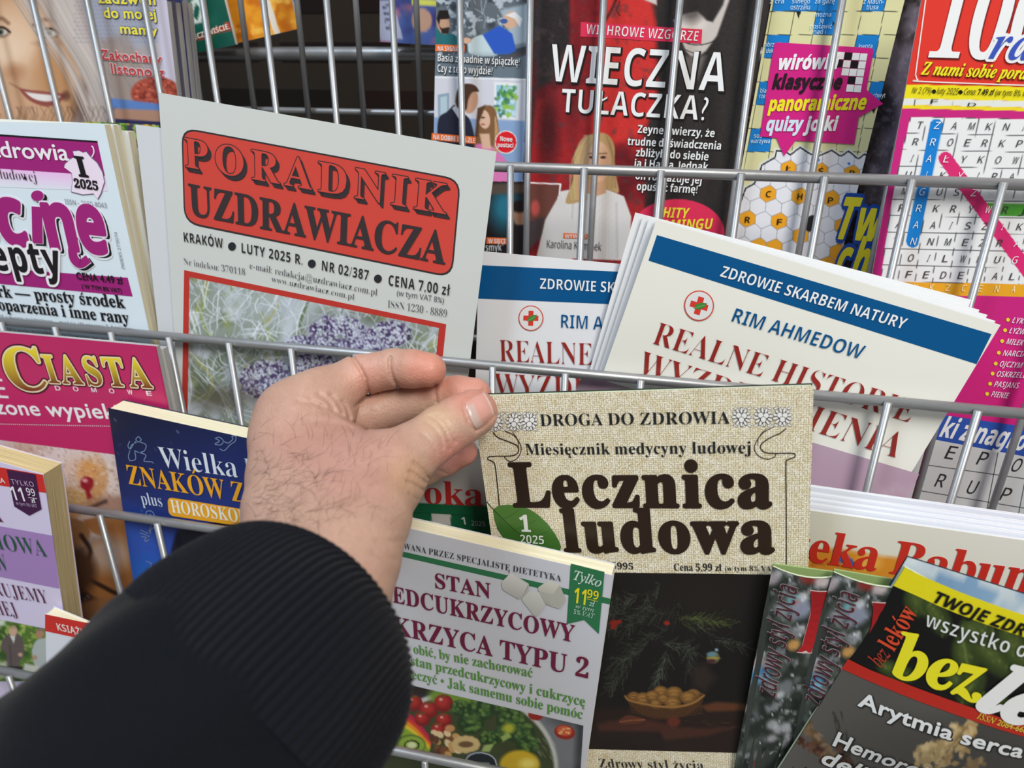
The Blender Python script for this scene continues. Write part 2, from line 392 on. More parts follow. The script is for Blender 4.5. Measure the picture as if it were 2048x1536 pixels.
# ---------------------------------------------------------------- the wire rack: one stepped basket per tier
STEP = .0360
TIER = {-1: (-.3623, .4225, .146, .050), 0: (-.3625, .3855, .054, -.146), 1: (-.0757, .3482, -.0403, -.240), 2: (-.3639, .3112, -.1311, -.331),
        3: (-.2917, .2739, -.2258, -.426), 4: (-.3456, .2368, -.3200, -.520)}
FLOOR = {k: 1.40 + v[3] + .003 for k, v in TIER.items()}
BLAB = {-1: 'uppermost zinc wire basket, set furthest back behind the dark gap', 0: 'tall zinc wire basket whose bare uprights cross the television magazine cover',
        1: 'zinc wire basket whose rim runs under the word-search magazine grid', 2: 'zinc wire basket whose rim passes in front of the red-masthead newspaper',
        3: 'zinc wire basket whose rim crosses the dark blue horoscope book', 4: 'lowest zinc wire basket, its rim in front of the vegetable book cover'}
def wire_basket(k):
    x0, y, zr, zf = TIER[k]; zr += 1.40; zf += 1.40; root = empty('wire_basket', (-.05, y + .018, zf), BLAB[k], 'basket', 'tiers of the wire magazine rack')
    xa, xb = -.62, .34; j0 = math.ceil((xa - x0) / STEP); j1 = math.floor((xb - x0) / STEP)
    if k == -1: x0 = -.2543
    m = MB(); tube(m, [(xa, y + .0022, zr), (xb, y + .0022, zr)], .0025, 14); m.build('rim_rod', M_WIRE, root, True)
    for z, n in ((zf + .001 if k != -1 else 1.380, 'lower_rod'),):
        m = MB(); tube(m, [(xa, y + .003, z), (xb, y + .003, z)], .002, 12); m.build(n, M_WIRE, root, True)
    if k == -1:
        m = MB(); tube(m, [(xa, y + .026, 1.4125), (xb, y + .026, 1.4125)], .0042, 14); m.build('support_tube', M_WIRE, root, True)
    yb = y + .0345
    for j in range(j0, j1 + 1):
        x = x0 + STEP * j; m = MB(); rb = .006
        if k == -1: pts = [(x, y - .0012, zr + .0012), (x, y - .0012, zf - .09)]
        else:
            pts = [(x, y - .0012, zr + .0012), (x, y - .0012, zf + rb)] + [(x, y - .0012 + rb - rb * math.cos(t), zf + rb - rb * math.sin(t)) for t in (.5, 1., 1.57)] + [(x, yb, zf)]
        tube(m, pts, .00175, 10); m.build('upright_wire', M_WIRE, root, True)
for k in TIER: wire_basket(k)

# dark wall of the shop behind the rack
mw = mat('brown_brick_wall', rough=.85, spec=.2); tcw = N(mw, 'ShaderNodeTexCoord'); mp = N(mw, 'ShaderNodeMapping'); mp.inputs['Rotation'].default_value = (math.pi / 2, 0, 0)
brk = N(mw, 'ShaderNodeTexBrick', Scale=5.0); brk.inputs['Color1'].default_value = (*lin((30, 15, 11)), 1); brk.inputs['Color2'].default_value = (*lin((19, 12, 10)), 1)
brk.inputs['Mortar'].default_value = (*lin((42, 34, 27)), 1); brk.inputs['Mortar Size'].default_value = .06; brk.inputs['Brick Width'].default_value = .75; brk.inputs['Row Height'].default_value = .2
L(mw, tcw.outputs['Object'], mp.inputs[0]); L(mw, mp.outputs[0], brk.inputs['Vector']); L(mw, brk.outputs['Color'], BS(mw).inputs['Base Color']); bump(mw, brk.outputs['Fac'], .5, -.004)
m = MB(); xa, xb, ya, yb, za, zb = -1.6, 1.2, .66, .72, 0., 2.6
m.add([(xa, ya, za), (xb, ya, za), (xb, ya, zb), (xa, ya, zb), (xa, yb, za), (xb, yb, za), (xb, yb, zb), (xa, yb, zb)],
      [(0, 1, 2, 3), (5, 4, 7, 6), (4, 0, 3, 7), (1, 5, 6, 2), (3, 2, 6, 7), (4, 5, 1, 0)])
wall = m.build('wall_back', mw); wall['kind'] = 'structure'
mf = mat('grey_floor_tile', (.35, .34, .33), .5); m = MB(); xa, xb, ya, yb = -3., 3., -3., .72
m.add([(xa, ya, -.03), (xb, ya, -.03), (xb, yb, -.03), (xa, yb, -.03), (xa, ya, 0), (xb, ya, 0), (xb, yb, 0), (xa, yb, 0)], [(3, 2, 1, 0), (4, 5, 6, 7), (0, 1, 5, 4), (1, 2, 6, 5), (2, 3, 7, 6), (3, 0, 4, 7)])
flo = m.build('floor', mf); flo['kind'] = 'structure'
# ---------------------------------------------------------------- things far behind (tier -1)
fr(300, 0, .3418)
def hang(label, Y, bl, br, h, col, fn, thick=.004, nu=60, nv=50, texts=(), pages=None):
    """a magazine known by its lower edge: built upward from it"""
    sh = S(br, Y, 2); A, B = sh.uv([bl])[0], sh.uv([br])[0]; e = (B - A) / np.linalg.norm(B - A); up = np.array([-e[1], e[0]])
    t = project(sh.pos(np.array([A + up * h, B + up * h]))); t = (t - np.array(FR[:2])) / FR[2]
    M = Mag('magazine', label, 'magazine', sh, t[0], t[1], h=h, thick=thick, col=col, g=1.1, pages=pages)
    M.paint(fn, nu, nv, v0=max(0, 1 - .075 / h))
    for x in texts: M.text(*x[:4], **x[4])
    M.done()
def f_green(c):
    c.fill((22, 84, 70)); c.noise(120, 14, 3); c.poly([(262, 225), (462, 130), (478, 172), (275, 235)], (176, 66, 50)); c.ell(275, 60, 42, 80, (205, 215, 205), soft=.1); c.ell(272, 70, 18, 45, (22, 84, 70))
    c.poly([(240, -200), (300, -200), (306, 20), (282, 30), (262, -60)], (205, 215, 205))
hang('dark green magazine with a red caption strip, hanging far back at the top', .4310, (60, 352), (500, 262), .20, (24, 80, 66), f_green, texts=[('RZECZYWIŚCIE.', (225, 245), (470, 168), 30, dict(st='NB', col=(235, 215, 200)))])
def f_or(c):
    c.fill((226, 150, 40)); c.blotch(90, .5, (196, 108, 22), 4, .2); c.blotch(60, .6, (245, 185, 80), 9, .15)
    c.poly([(660, 0), (700, 0), (765, 205), (735, 222)], (225, 215, 200))
hang('orange yellow magazine beside the dark green one, far back', .4420, (470, 262), (868, 168), .20, (226, 150, 40), f_or)
def f_blue(c):
    c.fill((70, 90, 150)); c.blotch(120, .5, (60, 60, 120), 2, .2); c.blotch(80, .6, (150, 100, 130), 5, .2); c.poly([(1300, 0), (1420, 0), (1480, 225), (1350, 240)], (160, 165, 190))
    for k in range(14): c.line([(1360 + k * 1.6, 20 + k * 12), (1420 + k * 1.2, 18 + k * 12)], 5, (70, 75, 100))
    c.ell(1590, 120, 60, 70, (176, 140, 120)); c.poly([(1530, 0), (1680, 0), (1680, 30), (1530, 24)], (200, 200, 90))
hang('blue magazine with a barcode panel, hanging far back left of the television magazine', .4330, (1345, 245), (1720, 268), .20, (70, 88, 150), f_blue)

# ---------------------------------------------------------------- tier 0: behind the tall uprights
fr(0, 0, 1 / 3.)
F0 = FLOOR[0]
def f_face(c):
    c.grad((0, 0), (186, 172, 168), (1000, 700), (170, 160, 166)); c.noise(60, 10, 2)
    c.poly([(-900, -600), (250, -600), (330, 100), (440, 330), (500, 480), (480, 620), (420, 760), (-900, 800)], (196, 150, 112), 60)
    c.ell(150, 330, 330, 420, (206, 164, 130), soft=.5); c.ell(60, 250, 180, 170, (224, 190, 160), soft=.9); c.ell(330, 430, 120, 190, (188, 136, 92), soft=.8, a=.8)
    c.ell(30, 300, 120, 80, (232, 205, 180), soft=1.2, a=.7); c.ell(90, 430, 60, 45, (176, 124, 90), soft=1.2, a=.7); c.ell(110, 640, 200, 60, (210, 165, 132), soft=.9)
    # brows, eyes
    c.line([(200, 150), (260, 118), (340, 130), (390, 165)], 22, (128, 92, 70), 16, .8, True); c.line([(-40, 118), (10, 110), (50, 140)], 22, (128, 92, 70), 16, .8, True)
    for ex, ey, k in ((292, 200, 1.), (5, 192, .8)):
        c.ell(ex, ey, 64 * k, 32, (120, 84, 66), soft=.6); c.ell(ex, ey + 2, 50 * k, 21, (216, 208, 200), soft=.3); c.ell(ex - 2, ey, 24 * k, 23, (112, 122, 112), soft=.3); c.ell(ex - 2, ey, 11 * k, 11, (28, 26, 26), soft=.3)
        c.line([(ex - 66 * k, ey + 8), (ex - 30 * k, ey - 24), (ex + 20 * k, ey - 27), (ex + 70 * k, ey + 2)], 11, (54, 36, 30), 6, 1, True)
    c.ell(300, 260, 90, 18, (166, 116, 86), soft=1, a=.6)
    # smile
    c.poly([(110, 528), (180, 540), (240, 545), (320, 556), (395, 568), (350, 618), (280, 640), (200, 616), (150, 580)], (148, 78, 70), 10, 1, True)
    c.poly([(150, 552), (230, 562), (310, 570), (362, 578), (310, 606), (240, 604), (190, 585)], (232, 226, 222), 6, 1, True)
    c.ell(395, 575, 26, 30, (96, 54, 44), soft=.8, a=.7); c.line([(112, 528), (60, 500)], 10, (150, 96, 74), 12, .6)
    c.ell(505, 610, 60, 130, (82, 56, 44), soft=.9, a=.8)
    # hair sweeping across, grey knit scarf, hat
    r = np.random.RandomState(3)
    c.poly([(200, -80), (420, -80), (560, 330), (720, 760), (560, 760), (520, 520), (400, 260), (300, 80)], (196, 184, 178), 26)
    for i in range(60):
        o = r.uniform(-150, 190); g = r.uniform(-28, 26); c.line([(190 + o, -40), (320 + o * .9, 180), (480 + o * .8, 430), (620 + o * .7, 760)], r.uniform(3, 10), (184 + g, 172 + g, 166 + g), 6, .6, True)
    c.poly([(430, -300), (1100, -300), (1100, 220), (760, 300), (600, 240), (520, 40)], (160, 162, 178), 30)
    for i in range(26):
        for j in range(14): c.ell(450 + i * 24 + (j % 2) * 12, -60 + j * 24, 9, 7, (126, 128, 146), soft=.8, a=.35)
    c.poly([(600, 240), (760, 200), (900, 480), (900, 740), (720, 740), (640, 500)], (150, 132, 122), 40, .7)
    for i in range(50):
        x = r.uniform(560, 860); y = r.uniform(150, 560); c.line([(x, y), (x + 60, y + 110)], r.uniform(2, 6), (120 + r.uniform(-20, 60),) * 3, 5, .4)
    c.poly([(880, -300), (1100, -300), (1100, 760), (1010, 760), (960, 300)], (206, 202, 222), 40)
    c.ell(935, 560, 150, 100, (166, 74, 58), soft=.1)
    for i in range(120):
        a, q = r.uniform(0, 6.28), r.uniform(0, 1) ** .5; c.ell(935 + 140 * q * math.cos(a), 560 + 92 * q * math.sin(a), r.uniform(5, 12), r.uniform(4, 9), [(112, 40, 34), (206, 110, 88)][i % 2], soft=.5, a=.7)
    c.poly([(640, 585), (1100, 640), (1100, 780), (690, 760)], (92, 128, 190), 14); c.poly([(668, 650), (1100, 668), (1100, 800), (690, 800)], (172, 132, 112), 14); c.poly([(690, 712), (1100, 740), (1100, 900), (700, 900)], (44, 44, 84), 8)
    for i in range(40):
        x = r.uniform(-30, 640); c.line([(x, 760), (x + 30, 690), (x + r.uniform(-20, 60), 640)], 6, (96, 70, 56), 6, .35)
    c.c[:] = np.where((c.Y > 760)[:, None], np.array([52, 52, 92.]), c.c)
M = Mag('magazine', 'glossy magazine with a close-up smiling face in grey knitwear, top left', 'magazine', S((1000, 300), .3915, .2), (1000, 0), (1068, 600), floor=F0, w=.19, edge='R', thick=.005, col=(190, 180, 180), g=1.1, pages=M_PGREY)
M.paint(f_face, 250, 230, v0=.0, v1=.82)
kw = dict(st='d', off=.022, part='title_lettering')
for t, a, b, h, c1, c2 in (('zadzwoń', (596, 18), (938, 30), 60, (236, 222, 70), (60, 80, 150)), ('do mojej', (632, 106), (942, 116), 60, (236, 222, 70), (60, 80, 150)), ('mamy', (730, 200), (950, 214), 58, (236, 222, 70), (60, 80, 150)),
                           ('Zakochany', (612, 355), (975, 382), 56, (190, 58, 56), (225, 218, 226)), ('listonosz', (676, 440), (992, 466), 58, (190, 58, 56), (225, 218, 226))):
    M.text(t, a, b, h, 'd', c2, .06, 4, .03, 'title_lettering'); M.text(t, a, b, h, 'd', c1, .022, 6, .03, 'title_lettering')
M.done()
for i, (dx, dy, y, t, pc, lb) in enumerate(((50, 6, .3975, .0055, (88, 84, 100), 'first spare copy directly behind the smiling-face magazine, its page edges showing'), (88, 0, .404, .0055, (60, 62, 110), 'second spare copy behind the smiling-face magazine, with a dark spine line'), (122, 8, .4105, .006, (110, 120, 150), 'rearmost spare copy in the bundle behind the smiling-face magazine'))):
    M = Mag('magazine', lb, 'magazine', S((1000, 300), y, 1), (1000 + dx, dy), (1068 + dx * .94, 600 + dy), floor=F0, w=.19, edge='R', thick=t, col=pc, g=1, pages=M_PGREY, group='bundle behind the smiling-face magazine'); M.done()

# ---- television magazine
fr(840, 0, .33846)
def f_tv(c):
    X, Y = c.X, c.Y; r = np.random.RandomState(5)
    c.fill((46, 41, 40)); c.noise(240, 12, 8)
    # red cloak, darker folds on the left, dark curtain on the right
    c.poly([(880, -320), (1385, -320), (1345, 10), (1395, 130), (1410, 560), (1330, 800), (1330, 1600), (640, 1600), (640, 980), (690, 560), (760, 480), (880, 260)], (156, 36, 40), 30)
    c.blotch(160, .52, (92, 24, 30), 3, .25, .85); c.poly([(960, -300), (1350, -300), (1390, 140), (1400, 600), (1300, 800), (1000, 900), (1010, 560), (1080, 60)], (206, 52, 48), 40, .85)
    c.poly([(900, -300), (1000, -300), (1010, 60), (960, 300), (900, 330)], (120, 28, 34), 50, .9); c.line([(1180, -50), (1130, 60), (1090, 130)], 14, (60, 20, 24), 12, .9, True); c.line([(1180, 10), (1160, 60), (1180, 90)], 8, (60, 20, 24), 8, .8)
    c.ell(760, 760, 60, 230, (66, 22, 26), soft=1.2, a=.9); c.ell(900, 520, 50, 260, (80, 24, 28), soft=1.2, a=.7)
    for i in range(900): pass
    c.poly([(670, -320), (880, -320), (880, 250), (790, 480), (690, 520)], (44, 38, 40), 40)
    c.blotch(46, .6, (78, 62, 62), 12, .2, .5)
    c.poly([(1400, -320), (2100, -320), (2100, 1600), (1340, 1600), (1340, 800), (1430, 500), (1420, 200)], (50, 45, 44), 40); c.noise(9, 6, 4, 2)
    c.ell(1480, 900, 60, 800, (30, 26, 26), soft=1.4, a=.5); c.ell(1720, 500, 40, 700, (32, 28, 28), soft=1.4, a=.5)
    # pale neck and collar
    c.poly([(1240, -80), (1395, -80), (1400, 30), (1330, 2)], (206, 192, 184), 12)
    c.poly([(1500, 120), (1560, 82), (1640, 66), (1690, 120), (1730, 130), (1790, 30), (1815, -60), (1850, -60), (1800, 80), (1755, 210), (1690, 300), (1650, 330), (1600, 335), (1570, 300)], (196, 186, 180), 14)
    c.ell(1620, 140, 60, 50, (216, 206, 200), soft=.9); c.line([(1530, 230), (1600, 262), (1680, 262), (1752, 236)], 6, (40, 36, 36), 4, 1, True); c.line([(1560, 290), (1610, 312), (1660, 305)], 5, (60, 56, 54), 4)
    c.poly([(1530, 330), (1690, 330), (1640, 470), (1560, 430)], (120, 112, 108), 30, .8); c.ell(1600, 60, 70, 70, (44, 40, 40), soft=.9, a=.6)
    # blonde woman in white
    c.poly([(690, 1520), (740, 1300), (830, 1130), (950, 1110), (1110, 1120), (1205, 1160), (1248, 1280), (1236, 1540)], (214, 210, 208), 8)
    for k in range(18): c.line([(860 + k * 18, 1150), (850 + k * 19, 1540)], 3, (190, 186, 186), 4, .5)
    c.line([(905, 1200), (880, 1520)], 8, (176, 172, 172), 8, .7); c.line([(1160, 1200), (1165, 1520)], 8, (180, 176, 176), 8, .7)
    c.poly([(915, 900), (960, 818), (1050, 785), (1115, 800), (1150, 870), (1148, 980), (1165, 1070), (1172, 1140), (1100, 1120), (1000, 1130), (960, 1185), (880, 1205), (862, 1180), (905, 1060), (905, 980)], (178, 146, 100), 8, 1, True)
    c.poly([(990, 1060), (1090, 1060), (1100, 1140), (1040, 1160), (980, 1140)], (196, 150, 118), 8)
    c.ell(1055, 955, 72, 118, (214, 172, 140), soft=.15); c.ell(1090, 960, 40, 90, (190, 142, 110), soft=.9, a=.6)
    for ex in (1015, 1082): c.ell(ex, 930, 17, 8, (64, 46, 38), soft=.5); c.line([(ex - 22, 908), (ex + 20, 906)], 7, (120, 88, 60), 5)
    c.line([(1050, 935), (1042, 990), (1058, 996)], 6, (176, 124, 98), 6, .8); c.ell(1052, 1030, 26, 9, (178, 88, 84), soft=.5)
    for k in range(26):
        x = r.uniform(905, 1000); c.line([(1020 + r.uniform(-50, 20), 800), (x, 930), (x - 20, 1080), (x - 10, 1180)], 4, (206 + r.uniform(-40, 20), 176 + r.uniform(-40, 20), 126), 4, .55, True)
    for k in range(14): c.line([(1100, 800), (1140 + r.uniform(-6, 6), 920), (1150 + r.uniform(-25, 10), 1110)], 4, (160 + r.uniform(-30, 30), 126, 86), 4, .6, True)
    c.ell(1520, 1375, 278, 198, (214, 48, 84), soft=.015)
    # left column: hospital picture
    lx = 655 - Y * .03
    m = [(20, -320), (660, -320), (628, 470), (20, 452)]; c.poly(m, (96, 104, 112), 3)
    a = (X < lx) & (Y < 462)
    if a.any():
        d = Cv(X[a], Y[a]); d.c = c.c[a]
        d.blotch(70, .5, (60, 66, 74), 6, .2); d.blotch(40, .62, (176, 186, 196), 9, .1)
        for i in range(36): x = r.uniform(260, 600); y = r.uniform(-120, 150); d.line([(x, y), (x + r.uniform(-60, 60), y + r.uniform(10, 90))], 5, (170, 180, 192), 4, .7)
        d.poly([(470, 60), (640, 20), (640, 300), (560, 280)], (158, 172, 184), 20); d.poly([(100, 340), (640, 250), (640, 480), (60, 480)], (108, 122, 134), 20)
        d.poly([(360, 340), (640, 270), (640, 320), (420, 400)], (60, 66, 74), 8); d.line([(320, 420), (640, 300)], 10, (84, 56, 60), 6)
        d.poly([(280, 260), (330, 215), (410, 205), (460, 260), (450, 330), (300, 320)], (190, 208, 214), 10, 1, True); d.poly([(370, 205), (470, 150), (545, 200), (568, 300), (520, 322), (440, 320)], (46, 88, 186), 8)
        d.ell(538, 118, 46, 52, (206, 166, 140), soft=.15, rot=25); d.poly([(505, 90), (560, 70), (605, 110), (590, 160), (560, 110)], (222, 222, 224), 8); d.ell(496, 125, 22, 15, (60, 90, 150), soft=.3)
        d.poly([(60, 260), (95, 172), (150, 190), (215, 215), (235, 300), (60, 300)], (40, 106, 112), 8, 1, True); d.ell(138, 140, 38, 62, (190, 148, 122), soft=.15, rot=-10)
        d.poly([(98, 110), (112, 62), (165, 60), (176, 105), (165, 112), (120, 115), (112, 150)], (34, 26, 24), 6); d.poly([(112, 150), (128, 168), (176, 160), (168, 198), (132, 200)], (44, 34, 30), 8); d.ell(275, 240, 30, 18, (206, 166, 140), soft=.3)
        d.poly([(20, 330), (630, 330), (620, 480), (20, 470)], (100, 112, 122), 60, .55)
        c.c[a] = d.c
    c.line([(70, 455), (634, 472)], 14, (226, 228, 234), 3)
    # left column: couple picture
    c.poly([(60, 460), (632, 478), (606, 1074), (30, 1060)], (206, 206, 216), 3); a = (X < 634 - (Y - 460) * .045) & (Y > 466) & (Y < 1072)
    if a.any():
        d = Cv(X[a], Y[a]); d.c = c.c[a]
        d.poly([(20, 690), (640, 715), (640, 1100), (20, 1100)], (136, 162, 200), 12); d.poly([(105, 560), (172, 548), (172, 780), (108, 780)], (140, 160, 178), 6); d.poly([(120, 575), (160, 566), (160, 770), (120, 770)], (176, 196, 206), 6)
        d.poly([(438, 484), (600, 492), (582, 712), (438, 690)], (226, 228, 230), 4); d.poly([(452, 502), (575, 508), (562, 694), (450, 672)], (150, 196, 214), 4)
        for i in range(60): d.ell(r.uniform(452, 566), r.uniform(505, 685), r.uniform(6, 20), r.uniform(6, 18), [(76, 140, 60), (206, 226, 240), (150, 190, 80), (60, 110, 100)][i % 4], soft=.6, a=.8)
        d.poly([(100, 830), (110, 700), (160, 660), (205, 620), (240, 660), (300, 720), (312, 900), (100, 900)], (38, 40, 56), 8, 1, True); d.poly([(190, 640), (222, 610), (250, 720), (228, 700)], (206, 206, 210), 5)
        d.ell(300, 600, 42, 72, (192, 148, 122), soft=.15, rot=12); d.poly([(208, 600), (222, 530), (262, 496), (320, 502), (348, 540), (310, 545), (285, 590), (272, 650), (225, 640)], (74, 50, 38), 8, 1, True)
        d.poly([(318, 830), (352, 700), (368, 640), (410, 622), (446, 650), (462, 740), (470, 830), (440, 900), (330, 880)], (128, 92, 62), 8, 1, True); d.ell(380, 705, 34, 56, (216, 178, 152), soft=.15, rot=-8); d.poly([(340, 640), (390, 618), (350, 720), (345, 800), (322, 830)], (92, 62, 44), 8)
        d.ell(372, 695, 12, 5, (60, 40, 36), soft=.6); d.ell(372, 735, 12, 5, (176, 92, 90), soft=.6)
        d.poly([(300, 1000), (330, 850), (400, 850), (450, 880), (520, 960), (530, 1100), (300, 1100)], (214, 120, 176), 10); d.poly([(352, 790), (410, 790), (420, 880), (370, 880)], (216, 176, 150), 10)
        for k in range(16): d.line([(445, 690), (452 + r.uniform(-10, 14), 800), (430 + r.uniform(0, 40), 900)], 4, (190 + r.uniform(-40, 30), 150, 100), 4, .6, True)
        c.c[a] = d.c
    c.ell(508, 840, 66, 68, (240, 232, 232), soft=.02); c.ell(508, 840, 61, 63, (216, 34, 44), soft=.02)
    # lower left pictures
    c.poly([(20, 1078), (632, 1078), (632, 1600), (20, 1600)], (34, 28, 30), 4); a = (X < 640) & (Y > 1080)
    if a.any():
        d = Cv(X[a], Y[a]); d.c = c.c[a]; d.ell(500, 1230, 80, 120, (40, 110, 132), soft=1.2); d.poly([(400, 1085), (632, 1085), (632, 1140), (400, 1150)], (96, 74, 60), 20, .8); d.ell(590, 1275, 40, 62, (164, 118, 92), soft=.3); d.ell(588, 1220, 50, 36, (36, 26, 24), soft=.5)
        d.poly([(545, 1330), (640, 1330), (640, 1560), (520, 1560)], (42, 34, 36), 14); c.c[a] = d.c
    c.poly([(640, 1088), (828, 1094), (800, 1230), (720, 1390), (632, 1400)], (104, 62, 54), 3); c.ell(682, 1230, 26, 46, (200, 84, 80), soft=.6, a=.8); c.poly([(640, 1310), (740, 1280), (720, 1400), (640, 1480)], (70, 60, 62), 20)
    c.line([(640, 1080), (830, 1088), (822, 1150)], 9, (226, 222, 222), 3)
    c.poly([(690, 1520), (740, 1300), (830, 1140), (900, 1300), (900, 1540)], (210, 206, 204), 8)
M = Mag('magazine', 'television magazine with a red-cloaked figure and a blonde woman in white on its cover', 'magazine', S((1000, 400), .3914, .1), (100, -200), (2090, -105), floor=F0, thick=.004, col=(60, 52, 52), g=1.15)
M.paint(f_tv, 330, 420, v0=.0, v1=.86)
W_ = (238, 238, 242)
M.pp = 'caption_tag#1'; M.tp = 'caption_lettering'; M.poly([(92, 262), (266, 268), (264, 308), (90, 302)], (226, 110, 50), 2); M.text('NA SYGNALE', (106, 300), (256, 304), 28, 'NB', W_, -.01)
for t, a, b, h in (('Basia zapadnie w śpiączkę!', (106, 362), (588, 388), 44), ('Czy z tego wyjdzie?', (104, 424), (430, 442), 44)):
    M.text(t, (a[0] + 3, a[1] + 4), (b[0] + 3, b[1] + 4), h, 'NB', (60, 66, 72), .02, 3); M.text(t, a, b, h, 'NB', W_, -.012)
M.pp = 'caption_tag#2'; M.tp = 'lettering#2'; M.poly([(70, 786), (332, 808), (330, 852), (68, 826)], (226, 110, 50), 2); M.text('NA DOBRE I NA ZŁE', (80, 822), (326, 845), 28, 'NB', W_, -.01)
M.tp = 'sticker_lettering'; M.text('Nowe', (474, 832), (546, 838), 28, 'NB', W_); M.text('postaci', (460, 868), (552, 872), 26, 'NB', W_)
M.pp = 'caption_tag#3'; M.tp = 'lettering#3'; M.poly([(395, 1402), (512, 1406), (510, 1444), (392, 1440)], (226, 110, 50), 2); M.text('W SIECI', (405, 1436), (505, 1438), 26, 'NB', W_, -.01); M.text('smyk"', (390, 1482), (496, 1482), 44, 'NB', (205, 205, 205), -.02)
M.pp = 'headline_strip'; M.tp = 'headline_lettering'; M.poly([(950, 130), (1668, 174), (1662, 258), (948, 216)], (214, 50, 82), 2); M.text('WICHROWE WZGÓRZE', (980, 200), (1640, 244), 58, 'NB', W_, -.02, tr=.02)
for t, a, b, h in (('WIECZNA', (765, 480), (1797, 542), 218), ('TUŁACZKA?', (832, 662), (1690, 712), 138)):
    M.text(t, (a[0] + 5, a[1] + 6), (b[0] + 5, b[1] + 6), h, 'NB', (32, 26, 26), .02, 3, .02, 'title_lettering'); M.text(t, a, b, h, 'NB', (240, 240, 242), -.008, 5, .02, 'title_lettering')
M.tp = 'paragraph_lettering'
for t, a, b in (('Zeynep wierzy, że', (1285, 784), (1738, 810)), ('trudne doświadczenia', (1225, 856), (1776, 884)), ('zbliżyły do siebie', (1275, 922), (1702, 948)), ('ją i Halila. Jednak', (1260, 986), (1700, 1008)), ('on rozkazuje jej', (1272, 1058), (1662, 1086)), ('opuścić farmę!', (1280, 1122), (1636, 1142))):
    M.text(t, (a[0] + 3, a[1] + 3), (b[0] + 3, b[1] + 3), 46, 'NB', (22, 20, 20), .03, 3); M.text(t, a, b, 46, 'NB', W_)
M.tp = 'badge_lettering'; M.text('HITY', (1432, 1284), (1590, 1290), 60, 'NBI', (244, 214, 60)); M.text('STREAMINGU', (1270, 1366), (1730, 1352), 60, 'NBI', (244, 214, 60)); M.text('NETFLIX', (1268, 1430), (1500, 1424), 54, 'NB', W_); M.text('MAX', (1320, 1500), (1450, 1500), 54, 'NB', (50, 20, 30))
M.pp = 'caption_tag#4'; M.tp = 'interview_lettering'; M.poly([(848, 1376), (992, 1382), (990, 1412), (846, 1408)], (226, 110, 50), 2); M.text('WYWIAD', (856, 1406), (984, 1408), 24, 'NB', W_, -.01); M.text('Karolina Kominek', (750, 1462), (1072, 1480), 46, 'N', (86, 80, 84))
M.done()

# ---- crossword magazine with honeycomb
fr(1400, 0, .31641)
def f_cross(c):
    X, Y = c.X, c.Y; c.fill((216, 212, 162)); c.noise(300, 5, 3)
    # skewed grid: u across, v down
    v = (Y - 72 - (X - 455) * .0) / 148.; u = (X - (455 - (Y - 72) * .176)) / (141.5 - (Y - 72) * .002)
    iu, iv = np.floor(u).astype(int), np.floor(v).astype(int); blue = np.zeros(len(X), bool)
    for q in ((0, -1), (1, -1), (2, -1), (4, -1), (2, 0), (0, 1), (4, 1), (0, 3), (5, 3), (0, 5), (1, -3), (3, -3), (4, -4)): blue |= (iu == q[0]) & (iv == q[1])
    c.mix(blue.astype(float), (22, 124, 200)); fu, fv = np.abs(u - np.round(u)) * 141, np.abs(v - np.round(v)) * 148
    c.mix(np.clip(2.4 - np.minimum(fu, fv), 0, 1), (44, 50, 50)); c.poly([(608, 72), (640, 72), (622, 118)], (26, 26, 26)); c.poly([(838, 132), (838, 166), (852, 148)], (26, 26, 26)); c.poly([(1084, 686), (1110, 686), (1098, 722)], (26, 26, 26))
    # honeycomb panel
    pan = [(250, 1250), (275, 1180), (330, 1150), (360, 1100), (375, 1035), (460, 985), (470, 935), (540, 940), (570, 960), (632, 912), (690, 950), (735, 975), (835, 932), (890, 970), (940, 935), (1000, 985), (1040, 955), (1090, 985), (1105, 1050), (1135, 1100), (1130, 1190), (1165, 1240), (1165, 2000), (100, 2000), (180, 1500)]
    c.poly(pan, (222, 222, 216), 6); sdp = c.sd(pan)
    ins = sdp < -14; c.mix((ins).astype(float), (228, 228, 234))
    x, y = X - 430, Y - 1225; j0 = np.round(y / 87.); best = np.full(len(X), 1e9); sec = np.full(len(X), 1e9); bi = np.zeros(len(X)); bj = np.zeros(len(X))
    for dj in (-1, 0, 1):
        j = j0 + dj
        for di in (-1, 0, 1):
            i = np.round((x - 35 * j) / 100.) + di; px, py = i * 100 + 35 * j, i * 7.5 + 86.5 * j; d = np.hypot(x - px, y - py)
            n = d < best; sec = np.where(n, best, np.minimum(sec, d)); bi = np.where(n, i, bi); bj = np.where(n, j, bj); best = np.minimum(best, d)
    org = np.zeros(len(X), bool)
    for i, j in ((0, 0), (2, 0), (4, 0), (-2, 2), (0, 2), (4, 2), (6, 0), (2, -2), (4, -2), (6, -2), (-2, 4), (1, 3), (3, 4), (-1, 4), (5, 3), (0, 5), (2, 5)): org |= (bi == i) & (bj == j)
    c.mix((org & ins).astype(float), (238, 164, 40)); c.mix(((bi == 2) & (bj == 2) & ins).astype(float), (34, 34, 36)); c.mix(np.clip((5 - (sec - best)) / 3, 0, 1) * ins, (140, 142, 150))
    c.mix(np.clip(5.5 - np.abs(sdp + 16), 0, 1), (30, 34, 40)); c.ell(750, 1012, 9, 9, (30, 120, 210)); c.ell(942, 1034, 9, 9, (30, 120, 210))
M = Mag('magazine', 'cream crossword magazine with a pink callout and honeycomb puzzle on its cover', 'magazine', S((800, 400), .3914, .1), (500, -260), (1352, -235), floor=F0, thick=.003, col=(216, 212, 162), g=1.1)
M.paint(f_cross, 170, 390, v0=.0, v1=.84, part='cover_print')
kw = dict(st='N', col=(214, 232, 246))
